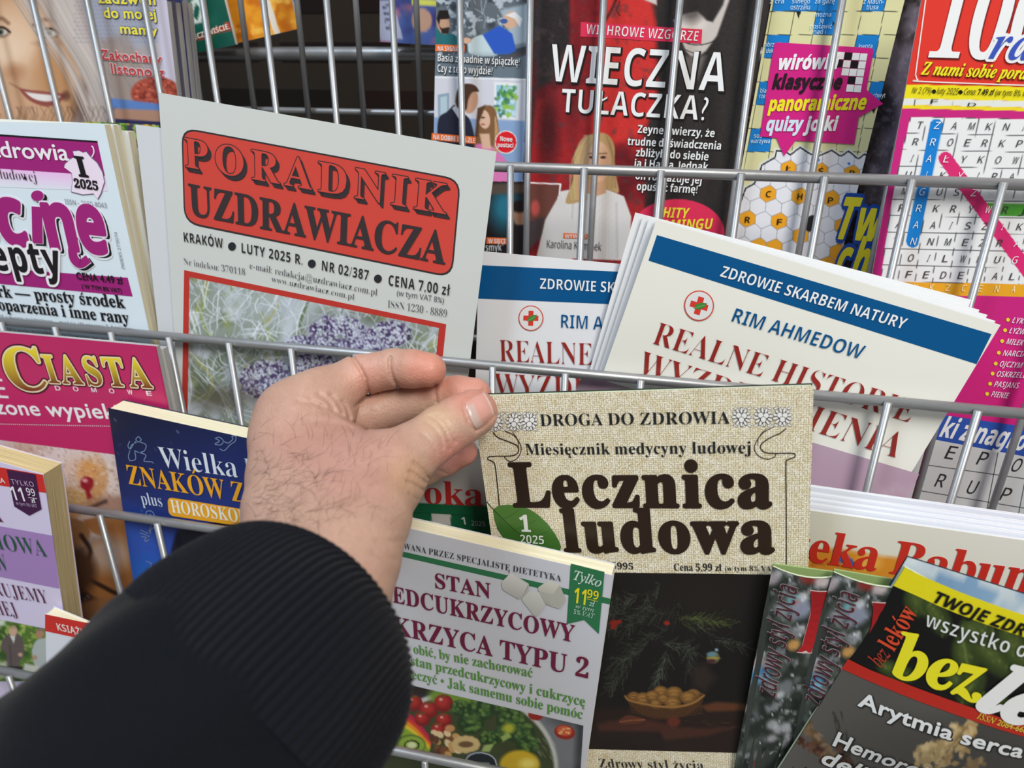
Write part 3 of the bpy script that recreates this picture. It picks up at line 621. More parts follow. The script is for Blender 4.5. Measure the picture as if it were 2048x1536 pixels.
for t, a, b, h in (('z cra', (440, 22), (528, 22), 28), ('silnego', (580, 22), (692, 22), 30), ('ostrzału', (570, 60), (692, 60), 30), ('za gażę', (724, 22), (848, 22), 30), ('z Maun-', (1030, 24), (1158, 24), 30), ('tiusa', (1048, 60), (1122, 60), 30), ('można', (722, 106), (826, 106), 28), ('ją', (752, 142), (778, 142), 28),
                   ('postawić', (694, 180), (830, 180), 28), ('nad i', (716, 214), (792, 214), 28), ('obrzęd', (406, 294), (500, 296), 28), ('dekl.', (416, 334), (474, 334), 28), ('biała', (380, 586), (440, 586), 28), ('rzeka', (374, 620), (440, 620), 28), ('chwyt', (1092, 616), (1168, 616), 28), ('sos', (340, 870), (390, 870), 28), ('warzywa', (318, 904), (440, 904), 28), ('kwota', (1000, 304), (1086, 304), 26)):
    M.text(t, a, b, h, **kw)
M.poly([(490, 268), (1085, 304), (1096, 320), (1050, 566), (1156, 656), (1002, 740), (972, 912), (604, 888), (530, 986), (482, 872), (378, 862), (444, 420), (470, 275)], (206, 34, 128), 5, 'callout')
for t, a, b, h, c1 in (('wirówki', (486, 438), (858, 434), 86, (240, 232, 244)), ('klasyczne', (456, 560), (884, 562), 86, (36, 22, 30)), ('panoramiczne', (432, 700), (1036, 690), 86, (250, 224, 40)), ('quizy', (414, 826), (636, 826), 84, (206, 222, 250)), ('jolki', (656, 826), (852, 824), 84, (242, 236, 246))):
    M.text(t, a, b, h, 'NB', c1, .03, 8, .012, 'callout_lettering', shear=.12)
for r_, row in enumerate(('WBWW', 'BWBW', '.WWW', '..BW', '..WW')):
    for q, ch in enumerate(row):
        if ch == '.': continue
        x, y = 868 + q * 48 - r_ * 9, 328 + r_ * 50 + q * 3; M.poly([(x, y), (x + 45, y + 2), (x + 37, y + 47), (x - 8, y + 45)], (236, 236, 240) if ch == 'W' else (22, 20, 24), 7, 'callout')
for ch, x, y in (('Ł', 558, 1066), ('Ś', 760, 1082), ('P', 955, 1096), ('C', 430, 1226), ('H', 628, 1242), ('P', 820, 1266), ('R', 298, 1388), ('F', 500, 1402), ('A', 880, 1444)): M.text(ch, (x - 15, y + 17), (x + 15, y + 18), 36, 'N', (30, 26, 20), .015)
for t, a, b, h in (('Twój', (862, 1504), (1330, 1536), 250), ('chill', (845, 1760), (1250, 1790), 250)):
    M.text(t, a, b, h, 'NBI', (30, 74, 160), .085, 6, .05, 'title_lettering'); M.text(t, a, b, h, 'NBI', (240, 220, 50), .015, 8, .05, 'title_lettering')
M.done()
def f_grey(c):
    c.grad((1400, 0), (38, 30, 28), (1300, 330), (70, 60, 66)); c.blotch(120, .5, (116, 108, 122), 3, .2, .8); c.poly([(1180, 300), (1420, 270), (1400, 900), (1150, 1100)], (108, 100, 116), 60, .8); c.ell(1180, 700, 60, 140, (40, 36, 46), soft=.8); c.ell(1280, 1000, 90, 120, (60, 54, 64), soft=1); c.blotch(20, .55, (140, 134, 146), 8, .2, .4)
M = Mag('magazine', 'dim grey magazine mostly hidden between the crossword and word-search magazines', 'magazine', S((1300, 400), .3965, 1), (900, -260), (1600, -240), floor=F0, thick=.003, col=(70, 62, 70), g=1.1)
M.paint(f_grey, 90, 190, v0=.0, v1=.84); M.done()

# ---------------------------------------------------------------- tier 1
def f_hundred(c):
    X, Y = c.X, c.Y; c.fill((206, 36, 122))
    c.poly([(1300, -400), (2600, -400), (2600, 700), (1258, 690), (1300, 540)], (222, 56, 44), 3)
    # yellow, white strips
    c.poly([(1270, 533), (2600, 560), (2600, 650), (1250, 622)], (240, 220, 30), 2); c.poly([(1250, 622), (2600, 650), (2600, 690), (1250, 662)], (226, 226, 220), 2); c.poly([(1250, 662), (2600, 690), (2600, 712), (1250, 686)], (236, 214, 40), 2); c.poly([(1250, 686), (2600, 712), (2600, 2100), (900, 2100)], (200, 38, 124), 2)
    for x in (1360, 1605, 1860): c.line([(x, 630), (x - 8, 666)], 4, (60, 60, 60))
    # grid
    r = (Y - 738 - (X - 1330) * .02) / 104.5; k = (X - (1332 - 27 * (Y - 738) / 104.5 + .8 * ((Y - 738) / 104.5) ** 2)) / 109.
    g = (r > 0) & (r < 10) & (k > 0); c.mix(g.astype(float), (232, 232, 232)); ln = np.minimum(np.abs(r - np.round(r)) * 104, np.abs(k - np.round(k)) * 109); c.mix(np.clip(2.6 - ln, 0, 1) * g, (70, 70, 76))
    def cc(rr, q): return (1385 - 27 * rr + .8 * rr * rr + 109 * q, 790 + 104.5 * rr + 2.2 * q)
    def cap(a, b, w, col): c.line([a, b], w, col, 3)
    cap(cc(0, 1), cc(7, 1), 82, (24, 128, 208)); cap(cc(5, 5), (2700, cc(5, 11)[1]), 80, (76, 152, 52)); cap(cc(2, 2), cc(10, 9), 88, (216, 44, 112))
    g2 = (r >= 10) & (r < 10.75) & (k > 0); c.mix(g2.astype(float), (232, 166, 40))
M = Mag('magazine', 'word-search magazine with a red masthead panel and letter grid on pink', 'magazine', S((1300, 540), .3560, .3), (1445, -240), (1095, 1700), floor=FLOOR[1], w=.19, edge='L', thick=.003, col=(176, 28, 100), g=1.1)
M.paint(f_hundred, 380, 450, u1=1., v0=.0, v1=.72, part='cover_print')
M.line([(1452, -200), (1368, 420), (1362, 470), (1376, 504), (1420, 516), (2300, 548)], 8, (244, 226, 220), 3, smooth=True)
M.text('100', (1422, 372), (2150, 392), 490, 'SB', (120, 30, 30), .0, 3, -.03, 'title_lettering'); M.text('100', (1414, 362), (2142, 382), 490, 'SB', (244, 242, 240), .0, 5, -.03, 'title_lettering')
M.text('rad', (1815, 372), (2260, 388), 205, 'SBI', (240, 240, 246), .06, 6, .02, 'title_lettering'); M.text('rad', (1815, 372), (2260, 388), 205, 'SBI', (56, 84, 180), -.004, 8, .02, 'title_lettering')
M.text('Z nami sobie poradzisz', (1397, 474), (2240, 514), 76, 'SBI', (120, 30, 24), .02, 5); M.text('Z nami sobie poradzisz', (1393, 470), (2236, 510), 76, 'SBI', (250, 226, 40), .012, 6)
M.text('Nr 2 (79)', (1336, 588), (1456, 592), 38, 'NI', (40, 36, 20)); M.ell(1478, 578, 13, 13, (20, 20, 20), 3); M.text('luty 2025', (1493, 592), (1628, 598), 38, 'NI', (40, 36, 20)); M.ell(1646, 582, 13, 13, (20, 20, 20), 3); M.text('Cena:', (1664, 598), (1740, 600), 38, 'NI', (40, 36, 20)); M.text('7.49 zł', (1750, 600), (1852, 602), 38, 'NBI', (30, 26, 20)); M.text('(w tym 8% VAT)', (1862, 602), (2100, 612), 38, 'NI', (40, 36, 20))
M.text('F', (1455, 655), (1500, 655), 28, 'N', (30, 30, 30)); M.text('D', (1690, 672), (1740, 672), 22, 'N', (30, 30, 30))
GRID = ['TZAMKNICAO', 'RROERKPOTY', 'IAŁYKOWEKA', 'UIKYIRANIE', 'MGUSZHOKEJ', 'FRKRYWRJAK', 'AAAISZIKOR', 'TNNMEZRAMA', 'OOILWEUGRY', 'RFEDERALIA']
for r_, row in enumerate(GRID):
    for q, ch in enumerate(row):
        x, y = 1382 - 27 * r_ + .8 * r_ * r_ + 109 * q, 790 + 104.5 * r_ + 2.2 * q
        w_ = (q == 1 and r_ <= 7) or (r_, q) in ((2, 2), (3, 3), (4, 4), (5, 5), (6, 6), (7, 7), (4, 5), (4, 6), (4, 7), (8, 7))
        M.text(ch, (x - (4 if ch == 'I' else 17), y + 22), (x + (4 if ch == 'I' else 17), y + 23), 44, 'N', (244, 244, 246) if w_ else (66, 62, 62), part='puzzle_letter', shear=.1)
fr(1400, 360, .41672)
for ch, x in zip('YKZCENA', (1030, 1108, 1185, 1262, 1340, 1420, 1500)): M.text(ch, (x - 10, 528 + (x - 1030) * .02), (x + 10, 529 + (x - 1030) * .02), 30, 'N', (250, 232, 190), part='puzzle_letter')
for t, x, y, x1 in (('ŁYKO', 1477, 670, 1570), ('ŁYŻWA', 1463, 720, 1572), ('MIŁEK', 1449, 772, 1548), ('NARCIARZ', 1433, 828, 1600), ('OJCZYM', 1418, 880, 1543), ('OSKRZELE', 1403, 928, 1562), ('PASJANS', 1391, 977, 1527), ('PIENIE', 1377, 1025, 1476)):
    M.ell(x, y, 9, 9, (240, 214, 50), 3); M.text(t, (x + 16, y + 14), (x1, y + 22), 27, 'NBI', (236, 216, 232), -.008)
M.poly([(1040, 1108), (1900, 1232), (1900, 1390), (1020, 1225)], (48, 84, 172), 3); M.text('ki z nagrodami', (1146, 1228), (1760, 1334), 92, 'NB', (240, 242, 248), .012, shear=.08)
M.poly([(1020, 1225), (1900, 1390), (1900, 1900), (900, 1900)], (216, 216, 216), 3)
for p_ in ([(1090, 1366), (1700, 1452)], [(1060, 1490), (1660, 1590)], [(1280, 1275), (1215, 1560)], [(1430, 1300), (1372, 1600)], [(1580, 1330), (1520, 1640)]): M.line(p_, 3.5, (70, 70, 74), 4)
for ch, x, y in (('E', 1190, 1334), ('P', 1342, 1362), ('O', 1504, 1394), ('R', 1142, 1468), ('U', 1292, 1500), ('P', 1452, 1534)): M.text(ch, (x - 20, y), (x + 20, y + 6), 62, 'N', (52, 50, 52), .004, part='puzzle_letter', shear=.1)
M.done()
# small green gardening magazine glimpsed between two newspapers
fr(0, 220, .3255)
def f_gard(c):
    c.fill((66, 110, 44)); c.poly([(780, 60), (1000, 60), (1000, 230), (780, 220)], (70, 62, 90), 8); c.poly([(780, 150), (1000, 150), (1000, 230), (780, 230)], (110, 74, 66), 10); c.poly([(780, 236), (1000, 240), (1000, 285), (780, 270)], (170, 182, 196), 6); c.poly([(780, 286), (1000, 290), (1000, 345), (780, 340)], (196, 190, 60), 4); c.poly([(780, 345), (1000, 345), (1000, 425), (780, 425)], (176, 184, 206), 6)
    c.blotch(40, .55, (226, 190, 60), 4, .1); c.blotch(26, .62, (150, 196, 90), 8, .1); c.poly([(780, 720), (1000, 700), (1000, 900), (780, 900)], (176, 140, 110), 30); c.poly([(780, 860), (1000, 860), (1000, 1500), (780, 1500)], (44, 36, 34), 20)
M = Mag('magazine', 'colourful green gardening magazine glimpsed between the pink and the red-masthead newspapers', 'magazine', S((850, 400), .3600, 2), (520, 70), (985, 92), floor=FLOOR[1], thick=.004, col=(60, 90, 50), g=1)
M.paint(f_gard, 70, 120, v1=.7, part='cover_photo'); M.text('FIT', (812, 330), (850, 332), 24, 'NB', (30, 28, 20)); M.text('otl', (818, 400), (872, 404), 40, 'NB', (50, 60, 90)); M.text('Co', (845, 490), (890, 492), 30, 'NB', (210, 226, 190)); M.done()

# ---------------------------------------------------------------- tier 2: newspapers
fr(280, 180, .41667)
RED, INKD = (204, 72, 62), (58, 50, 52)
def f_frost(c):
    X, Y = c.X, c.Y; r = np.random.RandomState(11); c.fill((142, 152, 142)); c.blotch(110, .5, (96, 108, 84), 2, .25); c.blotch(90, .5, (196, 204, 212), 6, .2); c.blotch(70, .62, (140, 150, 84), 8, .15, .6); c.ell(700, 1010, 260, 110, (176, 186, 192), soft=1., a=.7)
    for i in range(22): x, y = r.uniform(220, 1450), r.uniform(950, 1700); c.line([(x, y), (x + r.uniform(-50, 70), y - 100), (x + r.uniform(-90, 150), y - 220)], r.uniform(9, 20), [(136, 150, 70), (86, 104, 60), (170, 168, 104)][i % 3], 6, .75, True)
    for i in range(620):
        x, y = r.uniform(220, 1440), r.uniform(900, 1750); l = r.uniform(50, 230); a = r.uniform(-2.7, -.4); k = r.uniform(-.5, .5); g = r.uniform(-50, 12)
        c.line([(x, y), (x + l * .5 * math.cos(a), y + l * .5 * math.sin(a)), (x + l * math.cos(a + k), y + l * math.sin(a + k))], r.uniform(2.5, 7), (222 + g, 229 + g, 238 + g), 5, .75, True)
    for cx, cy, rx, ry, n in ((950, 1170, 140, 84, 170), (1195, 1172, 100, 62, 100), (620, 1385, 135, 92, 170), (835, 1325, 110, 74, 120), (770, 1215, 70, 32, 40), (1050, 1240, 110, 36, 60), (560, 1440, 70, 40, 40)):
        c.ell(cx, cy, rx * 1.05, ry * 1.1, (150, 154, 176), soft=.9, a=.6)
        for i in range(n):
            a, q = r.uniform(0, 6.28), r.uniform(0, 1) ** .5; x, y = cx + rx * q * math.cos(a), cy + ry * q * math.sin(a); s = r.uniform(6, 12)
            c.ell(x, y, s, s, [(78, 64, 106), (100, 82, 120), (62, 52, 86)][i % 3], soft=.6, a=.9)
        for i in range(int(n * 1.3)):
            a, q = r.uniform(0, 6.28), r.uniform(0, 1) ** .5; x, y = cx + rx * q * math.cos(a), cy + ry * q * math.sin(a); c.ell(x, y, r.uniform(4, 9), r.uniform(3, 6), (206, 212, 228), soft=.9, a=.75, rot=r.uniform(0, 180))
    c.ell(420, 1480, 150, 60, (84, 76, 62), soft=1, a=.6)
sh = S((1000, 600), .3180, .3)
M = Mag('newspaper', 'pale newsprint paper with a red rounded masthead box and a frosty plant photo', 'newspaper', sh, (88, 12), (1711, 296), floor=FLOOR[2], thick=.0022, col=(203, 206, 202), g=1.12, ink=M_MATTE, pages=M_PWHITE)
q = [(199, 178), (1541, 428), (1499, 902), (212, 640)]; M.rquad(q, 78, INKD, 1, 'masthead_box'); q2 = [(207, 188), (1533, 435), (1492, 892), (219, 632)]; M.rquad(q2, 72, RED, 2, 'masthead_box')
a, b = (222, 368), (1470, 596)
for k in range(1, 8): M.text('PORADNIK', (a[0] + 2.2 * k, a[1] + 3.2 * k), (b[0] + 2.2 * k, b[1] + 3.2 * k), 136, 'SB', INKD, .012, 3 + k * .12, .14, 'title_lettering')
M.text('PORADNIK', a, b, 136, 'SB', INKD, .022, 4.4, .14, 'title_lettering'); M.text('PORADNIK', a, b, 136, 'SB', RED, .0, 5.2, .14, 'title_lettering')
M.text('UZDRAWIACZA', (242, 596), (1464, 836), 142, 'SB', INKD, .012, 4, 0, 'title_lettering')
T_ = (44, 44, 48)
for t, a, b, h in (('KRAKÓW', (214, 727), (402, 758), 45), ('LUTY 2025 R.', (490, 779), (782, 838), 46), ('NR 02/387', (874, 864), (1098, 912), 47), ('CENA 7,00 zł', (1194, 936), (1488, 986), 50)): M.text(t, a, b, h, 'NB', T_, -.004, tr=.06)
for x, y in ((443, 750), (826, 833), (1143, 905)): M.ell(x, y, 19, 20, T_, 3, 'bullet_dot#%d' % x)
for t, a, b, h, st, of in (('(w tym VAT 8%)', (1234, 984), (1460, 1022), 26, 'N', 0), ('Nr indeksu: 370118', (212, 836), (508, 888), 30, 'SB', -.018), ('e-mail: redakcja@uzdrawiacz.com.pl', (528, 856), (1140, 986), 32, 'SB', -.018), ('www.uzdrawiacz.com.pl', (632, 918), (1030, 1006), 28, 'SB', -.018), ('ISSN 1230 - 8889', (1190, 1042), (1474, 1090), 36, 'SB', -.02)): M.text(t, a, b, h, st, (84, 84, 90), of)
M.poly([(212, 864), (1470, 1124), (1372, 2050), (196, 1850)], (186, 56, 48), 1, 'photo_frame')
M.pic([(239, 898), (1436, 1142), (1345, 2010), (226, 1810)], 300, 220, f_frost, 2)
M.done()
M = Mag('newspaper', 'spare newsprint sheet showing blank at the left edge of the red-masthead newspaper', 'newspaper', S((1000, 600), .3220, 0.6), (-22, 166), (92, 1200), floor=FLOOR[2], w=.168, edge='L', thick=.0028, col=(206, 208, 212), g=1.12, ink=M_MATTE); M.done()

fr(0, 220, .3255)
PUR, BLK = (158, 38, 118), (30, 28, 32)
M = Mag('newspaper', 'white and purple folk recipe newspaper with large magenta title letters', 'newspaper', S((640, 400), .3180, 0), (640, 84), (918, 1372), floor=FLOOR[2], w=.155, edge='R', thick=.005, col=(216, 228, 255), g=1.1, ink=M_MATTE, pages=M_PCREAM)
M.poly([(-300, 128), (600, 190), (602, 200), (-300, 140)], BLK, 2); M.poly([(-300, 138), (600, 198), (645, 405), (-300, 340)], PUR, 1)
M.pic([(-300, 340), (645, 405), (662, 500), (-300, 460)], 20, 12, lambda c: c.grad((300, 380), (236, 190, 232), (290, 490), (222, 228, 240)), 1, 'tint_band')
M.text('zdrowia', (-48, 286), (430, 310), 92, 'd', (236, 232, 240), .014, 4, 0, 'lettering'); M.text('ludowej', (6, 420), (230, 440), 60, 'SB', (70, 64, 70), -.02)
pig = [(398, 352), (404, 332), (440, 300), (462, 290), (452, 254), (490, 250), (512, 262), (534, 258), (560, 290), (600, 326), (632, 384), (644, 440), (622, 510), (602, 546), (578, 512), (512, 518), (442, 500), (450, 440), (446, 388)]
M.poly([(x + (4 if x > 520 else -4), y + (4 if y > 400 else -4)) for x, y in pig], (120, 92, 124), 3, 'pig_emblem'); M.poly(pig, (238, 220, 238), 4, 'pig_emblem'); M.line([(566, 290), (580, 262), (576, 232), (566, 220)], 8, (238, 220, 238), 4, 'pig_emblem', True)
M.text('I', (494, 404), (548, 410), 112, 'SB', BLK, .03, 6, 0, 'lettering', shear=-.12); M.text('2025', (466, 474), (610, 492), 50, 'SB', BLK, .025, 6)
M.text('ISSN - 2080-8043', (405, 576), (662, 600), 28, 'N', (120, 120, 128))
OC = (('o', (-172, 800), (-8, 816), 236), ('c', (28, 818), (186, 832), 244), ('ı', (202, 838), (266, 842), 240), ('n', (320, 847), (486, 862), 244), ('e', (514, 863), (672, 880), 252))
for w_, c1, dx, dy, ly in ((.055, (226, 232, 242), 19, 17, 2), (.03, BLK, 20, 16, 3), (.05, (230, 224, 238), 0, 0, 4), (.03, PUR, 0, 0, 5)):
    for ch, a, b, h in OC:
        if ch == 'ı': M.poly([(203 + dx - w_ * 160, 596 + dy - w_ * 160), (258 + dx + w_ * 160, 600 + dy - w_ * 160), (263 + dx + w_ * 160, 816 + dy + w_ * 160), (208 + dx - w_ * 160, 812 + dy + w_ * 160)], c1, ly, 'title_lettering'); M.ell(234 + dx, 526 + dy, 34 + w_ * 160, 28 + w_ * 160, c1, ly, 'title_lettering')
        else: M.text(ch, a, b, h * 1.33, 'NB', c1, w_, ly, 0, 'title_lettering', sh=(dx, dy))
    M.line([(458 + dx, 780 + dy), (450 + dx, 860 + dy), (462 + dx, 915 + dy), (500 + dx, 944 + dy), (548 + dx, 912 + dy)], 56 + (w_ - .034) * 500, c1, ly + .7, 'title_lettering', True)
M.poly([(-300, 950), (785, 1030), (816, 1146), (-300, 1040)], PUR, 1, 'price_band')
M.text('epty', (-25, 978), (398, 1012), 172, 'NB', (236, 232, 240), .075, 7, .01, 'title_lettering'); M.text('epty', (-25, 978), (398, 1012), 172, 'NB', BLK, .012, 8, .04, 'title_lettering')
M.text('CENA 4.49 zł', (478, 1038), (760, 1068), 40, 'd', BLK, .03, 4, .03); M.text('( W TYM 8% VAT)', (508, 1094), (752, 1122), 24, 'd', BLK, .02, 4)
M.text('żubrerk — prosty środek', (-220, 1126), (775, 1216), 66, 'SB', BLK, .01, 4); M.text('oparzenia i inne rany', (2, 1226), (800, 1310), 64, 'SB', BLK, .01, 4); M.text('na', (-120, 1212), (-26, 1222), 64, 'SB', BLK, .01, 4)
for t, a, b in (('05 g tłuszczu świątecznego', (6, 1284), (332, 1314)), ('maścią. Wystarczą 3-4 takie ru-', (372, 1318), (840, 1362)), ('100 g wosku pszczelego', (40, 1362), (338, 1388)), ('próbowałam ten sposób na sobie.', (388, 1394), (858, 1442)), ('Wszystko składniki razem', (40, 1402), (338, 1424)), ('i bardzo mi pomógł.', (388, 1440), (700, 1470))): M.text(t, a, b, 26, 'N', (110, 110, 116))
M.text('INDEKS 273074', (770, 978), (722, 748), 20, 'NI', (120, 120, 126))
M.done()
for dx, dy, y, t, lb in ((52, 2, .3236, .0042, 'cream-edged spare copy right behind the white and purple newspaper'), (84, 4, .3284, .0028, 'middle spare copy behind the white and purple newspaper'), (146, 44, .3318, .0055, 'rearmost, lower spare copy behind the white and purple newspaper')):
    M = Mag('newspaper', lb, 'newspaper', S((640, 400), y, 0), (640 + dx, 84 + dy), (918 + dx * .6, 1372 + dy), floor=FLOOR[2], w=.155, edge='R', thick=t, col=(226, 228, 226), g=1.1, ink=M_MATTE, pages=M_PCREAM, group='spare copies of the white and purple newspaper'); M.done()

# ---------------------------------------------------------------- tier 2: health brochures
fr()
NAVY, DRED = (0, 82, 136), (150, 44, 38)
def emblem(M, x, y, r, tilt):
    M.ell(x, y, r, r * 1.02, (206, 74, 60), 3, 'emblem'); M.ell(x, y, r * .92, r * .94, (226, 224, 222), 3.5, 'emblem'); ca, sa = math.cos(tilt), math.sin(tilt)
    rot = lambda p: (x + r * (p[0] * ca - p[1] * sa), y + r * (p[0] * sa + p[1] * ca)); w, l = .2, .6
    M.poly([rot(p) for p in ((-w, -l), (w, -l), (w, -w), (l, -w), (l, w), (w, w), (w, l), (-w, l), (-w, w), (-l, w), (-l, -w), (-w, -w))], (214, 60, 48), 4, 'emblem')
    M.poly([rot(p) for p in ((-.3, .25), (-.2, -.05), (.1, -.25), (.5, -.3), (.35, .05), (.05, .25))], (70, 132, 60), 4.5, 'emblem'); M.line([rot((-.3, .25)), rot((.35, -.15))], 1.4, (120, 180, 100), 5, 'emblem')
M = Mag('brochure', 'upright white health brochure with a dark blue band, behind the tilted one', 'brochure', S((1000, 600), .3330, 1), (958, 502), (951, 760), floor=FLOOR[2], w=.15, edge='L', thick=.003, col=(228, 228, 230), g=1.1)
M.poly([(957, 530), (1420, 552), (1412, 616), (956, 597)], NAVY, 1, 'title_band'); M.text('ZDROWIE SKARBEM NATURY', (1080, 577), (1432, 596), 21, 'NB', (236, 238, 240), -.012)
emblem(M, 1062, 636, 25, 0.03); M.text('RIM AHMEDOW', (1122, 655), (1352, 668), 27, 'NB', NAVY, -.02)
M.text('REALNE HISTORIE', (1000, 722), (1440, 742), 43, 'SB', DRED, -.014, part='title_lettering'); M.text('WYZDROWIENIA', (990, 792), (1440, 816), 46, 'SB', DRED, -.014, part='title_lettering')
M.done()
for k, (dx, dy, y, lb) in enumerate(((-10, -8, .3222, 'first'), (-26, -20, .3246, 'second'), (-42, -30, .3270, 'third'), (-58, -50, .3294, 'rearmost'))):
    M = Mag('brochure', lb + ' of the fanned white copies peeking out behind the tilted health brochure', 'brochure', S((1500, 600), y, .6), (1330 + dx * .1, 444 + dy * .1), (2001 + dx, 650 + dy), w=.15, floor=FLOOR[2], edge='T', thick=.0018, col=(230, 230, 230), g=1.1, group='fanned copies behind the tilted brochure'); M.done()
M = Mag('brochure', 'tilted white health brochure with a dark blue band and red serif title', 'brochure', S((1500, 600), .3185, .6), (1322, 442), (2001, 650), w=.1505, floor=FLOOR[2], edge='T', thick=.003, col=(234, 232, 222), g=1.1)
M.poly([(1314, 470), (1983, 668), (1953, 728), (1297, 521)], NAVY, 1, 'title_band'); M.text('ZDROWIE SKARBEM NATURY', (1439, 552), (1806, 658), 22, 'NB', (236, 238, 240), -.008)
emblem(M, 1398, 611, 30, .27); M.text('RIM AHMEDOW', (1462, 642), (1720, 718), 28, 'NB', NAVY, -.016)
M.text('REALNE HISTORIE', (1303, 686), (1817, 845), 45, 'SB', DRED, -.014, part='title_lettering'); M.text('WYZDROWIENIA', (1270, 748), (1792, 916), 50, 'SB', DRED, -.014, part='title_lettering')
def f_mauve(c): c.fill((182, 154, 172)); c.blotch(120, .5, (160, 132, 156), 3, .3); c.blotch(60, .6, (206, 186, 196), 6, .2, .6)
M.pic([(1165, 748), (1838, 948), (1790, 1060), (1120, 860)], 60, 14, f_mauve, 1)
M.done()
# ---------------------------------------------------------------- tier 3
fr(0, 640, .37761)
F3 = FLOOR[3]
def f_cake(c):
    r = np.random.RandomState(2); c.grad((300, 560), (206, 204, 220), (500, 900), (222, 206, 196)); c.poly([(-400, 1180), (800, 1180), (800, 2400), (-400, 2400)], (58, 40, 34), 120)
    c.ell(585, 640, 30, 50, (120, 160, 206), soft=.9, a=.8); c.ell(120, 900, 420, 200, (196, 150, 96), soft=.2)
    c.ell(270, 830, 300, 230, (204, 152, 96), soft=.08); c.ell(240, 760, 240, 160, (228, 218, 212), soft=.7); c.ell(250, 730, 260, 140, (224, 216, 214), soft=.45); c.ell(120, 690, 120, 60, (176, 130, 98), soft=1.3, a=.55); c.ell(420, 800, 120, 90, (214, 180, 150), soft=1.2, a=.7); c.ell(470, 800, 60, 60, (216, 160, 96), soft=.8); c.poly([(340, 880), (470, 930), (420, 990), (340, 985)], (208, 168, 108), 30)
    for i in range(1500):
        x, y = r.uniform(60, 640), r.uniform(640, 1480); c.ell(x, y, 5, 5, [(236, 230, 226), (150, 100, 70)][i % 2], soft=1, a=.45)
    c.poly([(425, 850), (450, 828), (490, 840), (495, 880), (478, 910), (488, 940), (462, 950), (452, 905), (428, 885)], (150, 34, 44), 10, 1, True); c.ell(450, 850, 14, 10, (226, 160, 160), soft=.8)
    c.poly([(350, 1040), (460, 1080), (470, 1170), (400, 1210), (330, 1150)], (168, 120, 74), 10, 1, True); c.poly([(440, 1060), (600, 1030), (720, 1100), (720, 1180), (560, 1150), (480, 1120)], (176, 118, 66), 14, 1, True); c.ell(600, 990, 150, 60, (160, 120, 100), soft=.6, a=.8)
    c.line([(330, 980), (450, 1000), (560, 960)], 18, (50, 34, 28), 14, .8, True)
    c.ell(580, 1320, 170, 170, (166, 110, 62), soft=.12); c.ell(570, 1240, 130, 90, (206, 190, 178), soft=.9, a=.75); c.line([(430, 1140), (480, 1230), (440, 1340), (560, 1420), (720, 1500)], 22, (42, 28, 24), 14, .9, True)
    c.ell(400, 1330, 110, 120, (92, 62, 42), soft=.5); c.ell(560, 1560, 180, 90, (150, 104, 66), soft=.3)
M = Mag('magazine', 'pink home-baking magazine with yellow-brown lettering and powdered doughnuts', 'magazine', S((500, 300), .2935, 0), (825, 140), (888, 440), floor=F3, w=.15, edge='R', thick=.004, col=(190, 44, 100), g=1.1, pages=M_PGREY)
M.paint(f_cake, 150, 170, v0=.235, v1=.85)
M.poly([(-600, 20), (824, 142), (912, 590), (580, 562), (-600, 520)], (190, 44, 100), 1.5, 'title_band')
for k in range(60): M.ell(-60 + k * 11, 549 + k * .22, 3.2, 3.2, (230, 210, 220), 2, 'title_band', n=6)
for c1, c2, w_, ly in (((70, 24, 40), None, .055, 3), ((236, 214, 178), None, .03, 4), ((248, 214, 52), (120, 56, 36), .004, 5)):
    M.text('C', (66, 366), (262, 372), 196, 'SB', c1, w_, ly, 0, 'title_lettering', col2=c2, shear=.05); M.text('IASTA', (266, 330), (812, 358), 132, 'SB', c1, w_ * 1.3, ly, .10, 'title_lettering', col2=c2)
for ch, x, y in zip('DOMOWE', (312, 407, 503, 597, 694, 794), (371, 375, 380, 386, 392, 398)): M.text(ch, (x - 13, y), (x + 13, y + 1), 22, 'N', (236, 220, 228), .02, 3)
M.text('smażone wypieki', (-190, 488), (640, 524), 66, 'd', (244, 236, 240), .016, 3, .02); M.text('LE', (-70, 408), (50, 414), 92, 'd', (240, 226, 232), .0, 3)
M.done()
M = Mag('magazine', 'grey-edged spare copy directly behind the pink baking magazine', 'magazine', S((500, 300), .2985, 0), (862, 152), (925, 440), floor=F3, w=.15, edge='R', thick=.005, col=(206, 202, 200), g=1, pages=M_PGREY); M.done()
def f_zod(c):
    r = np.random.RandomState(9); c.grad((700, 500), (26, 30, 58), (900, 1120), (36, 54, 130)); c.poly([(620, 1000), (760, 1060), (930, 1180), (930, 1500), (1000, 2200), (600, 2200)], (44, 84, 180), 160); c.ell(760, 1400, 120, 120, (40, 110, 200), soft=1.2, a=.7)
    c.poly([(930, 1130), (1000, 1105), (1500, 1110), (1700, 2200), (1000, 2200), (930, 1420), (905, 1250)], (18, 20, 36), 14, 1, True); c.line([(905, 1250), (915, 1330), (945, 1430)], 9, (120, 190, 240), 8, .9, True)
    for i in range(110): c.ell(r.uniform(600, 1500), r.uniform(480, 1500), 3, 3, (150, 176, 224), soft=1, a=r.uniform(.1, .6))
M = Mag('book', 'thick dark blue horoscope book with white and orange lettering', 'book', S((700, 600), .2802, 0), (572, 466), (720, 1482), floor=F3, w=.145, edge='L', thick=.011, col=(26, 30, 58), g=1.1, pages=M_PCREAM, back=(40, 44, 70))
M.paint(f_zod, 130, 150, v1=.78, part='cover_picture')
M.text('Wielka księga', (856, 776), (1690, 892), 102, 'SB', (218, 226, 240), -.01, part='title_lettering'); M.text('ZNAKÓW ZODIAKU', (686, 866), (1800, 1046), 96, 'SB', (240, 166, 36), -.002, part='title_lettering')
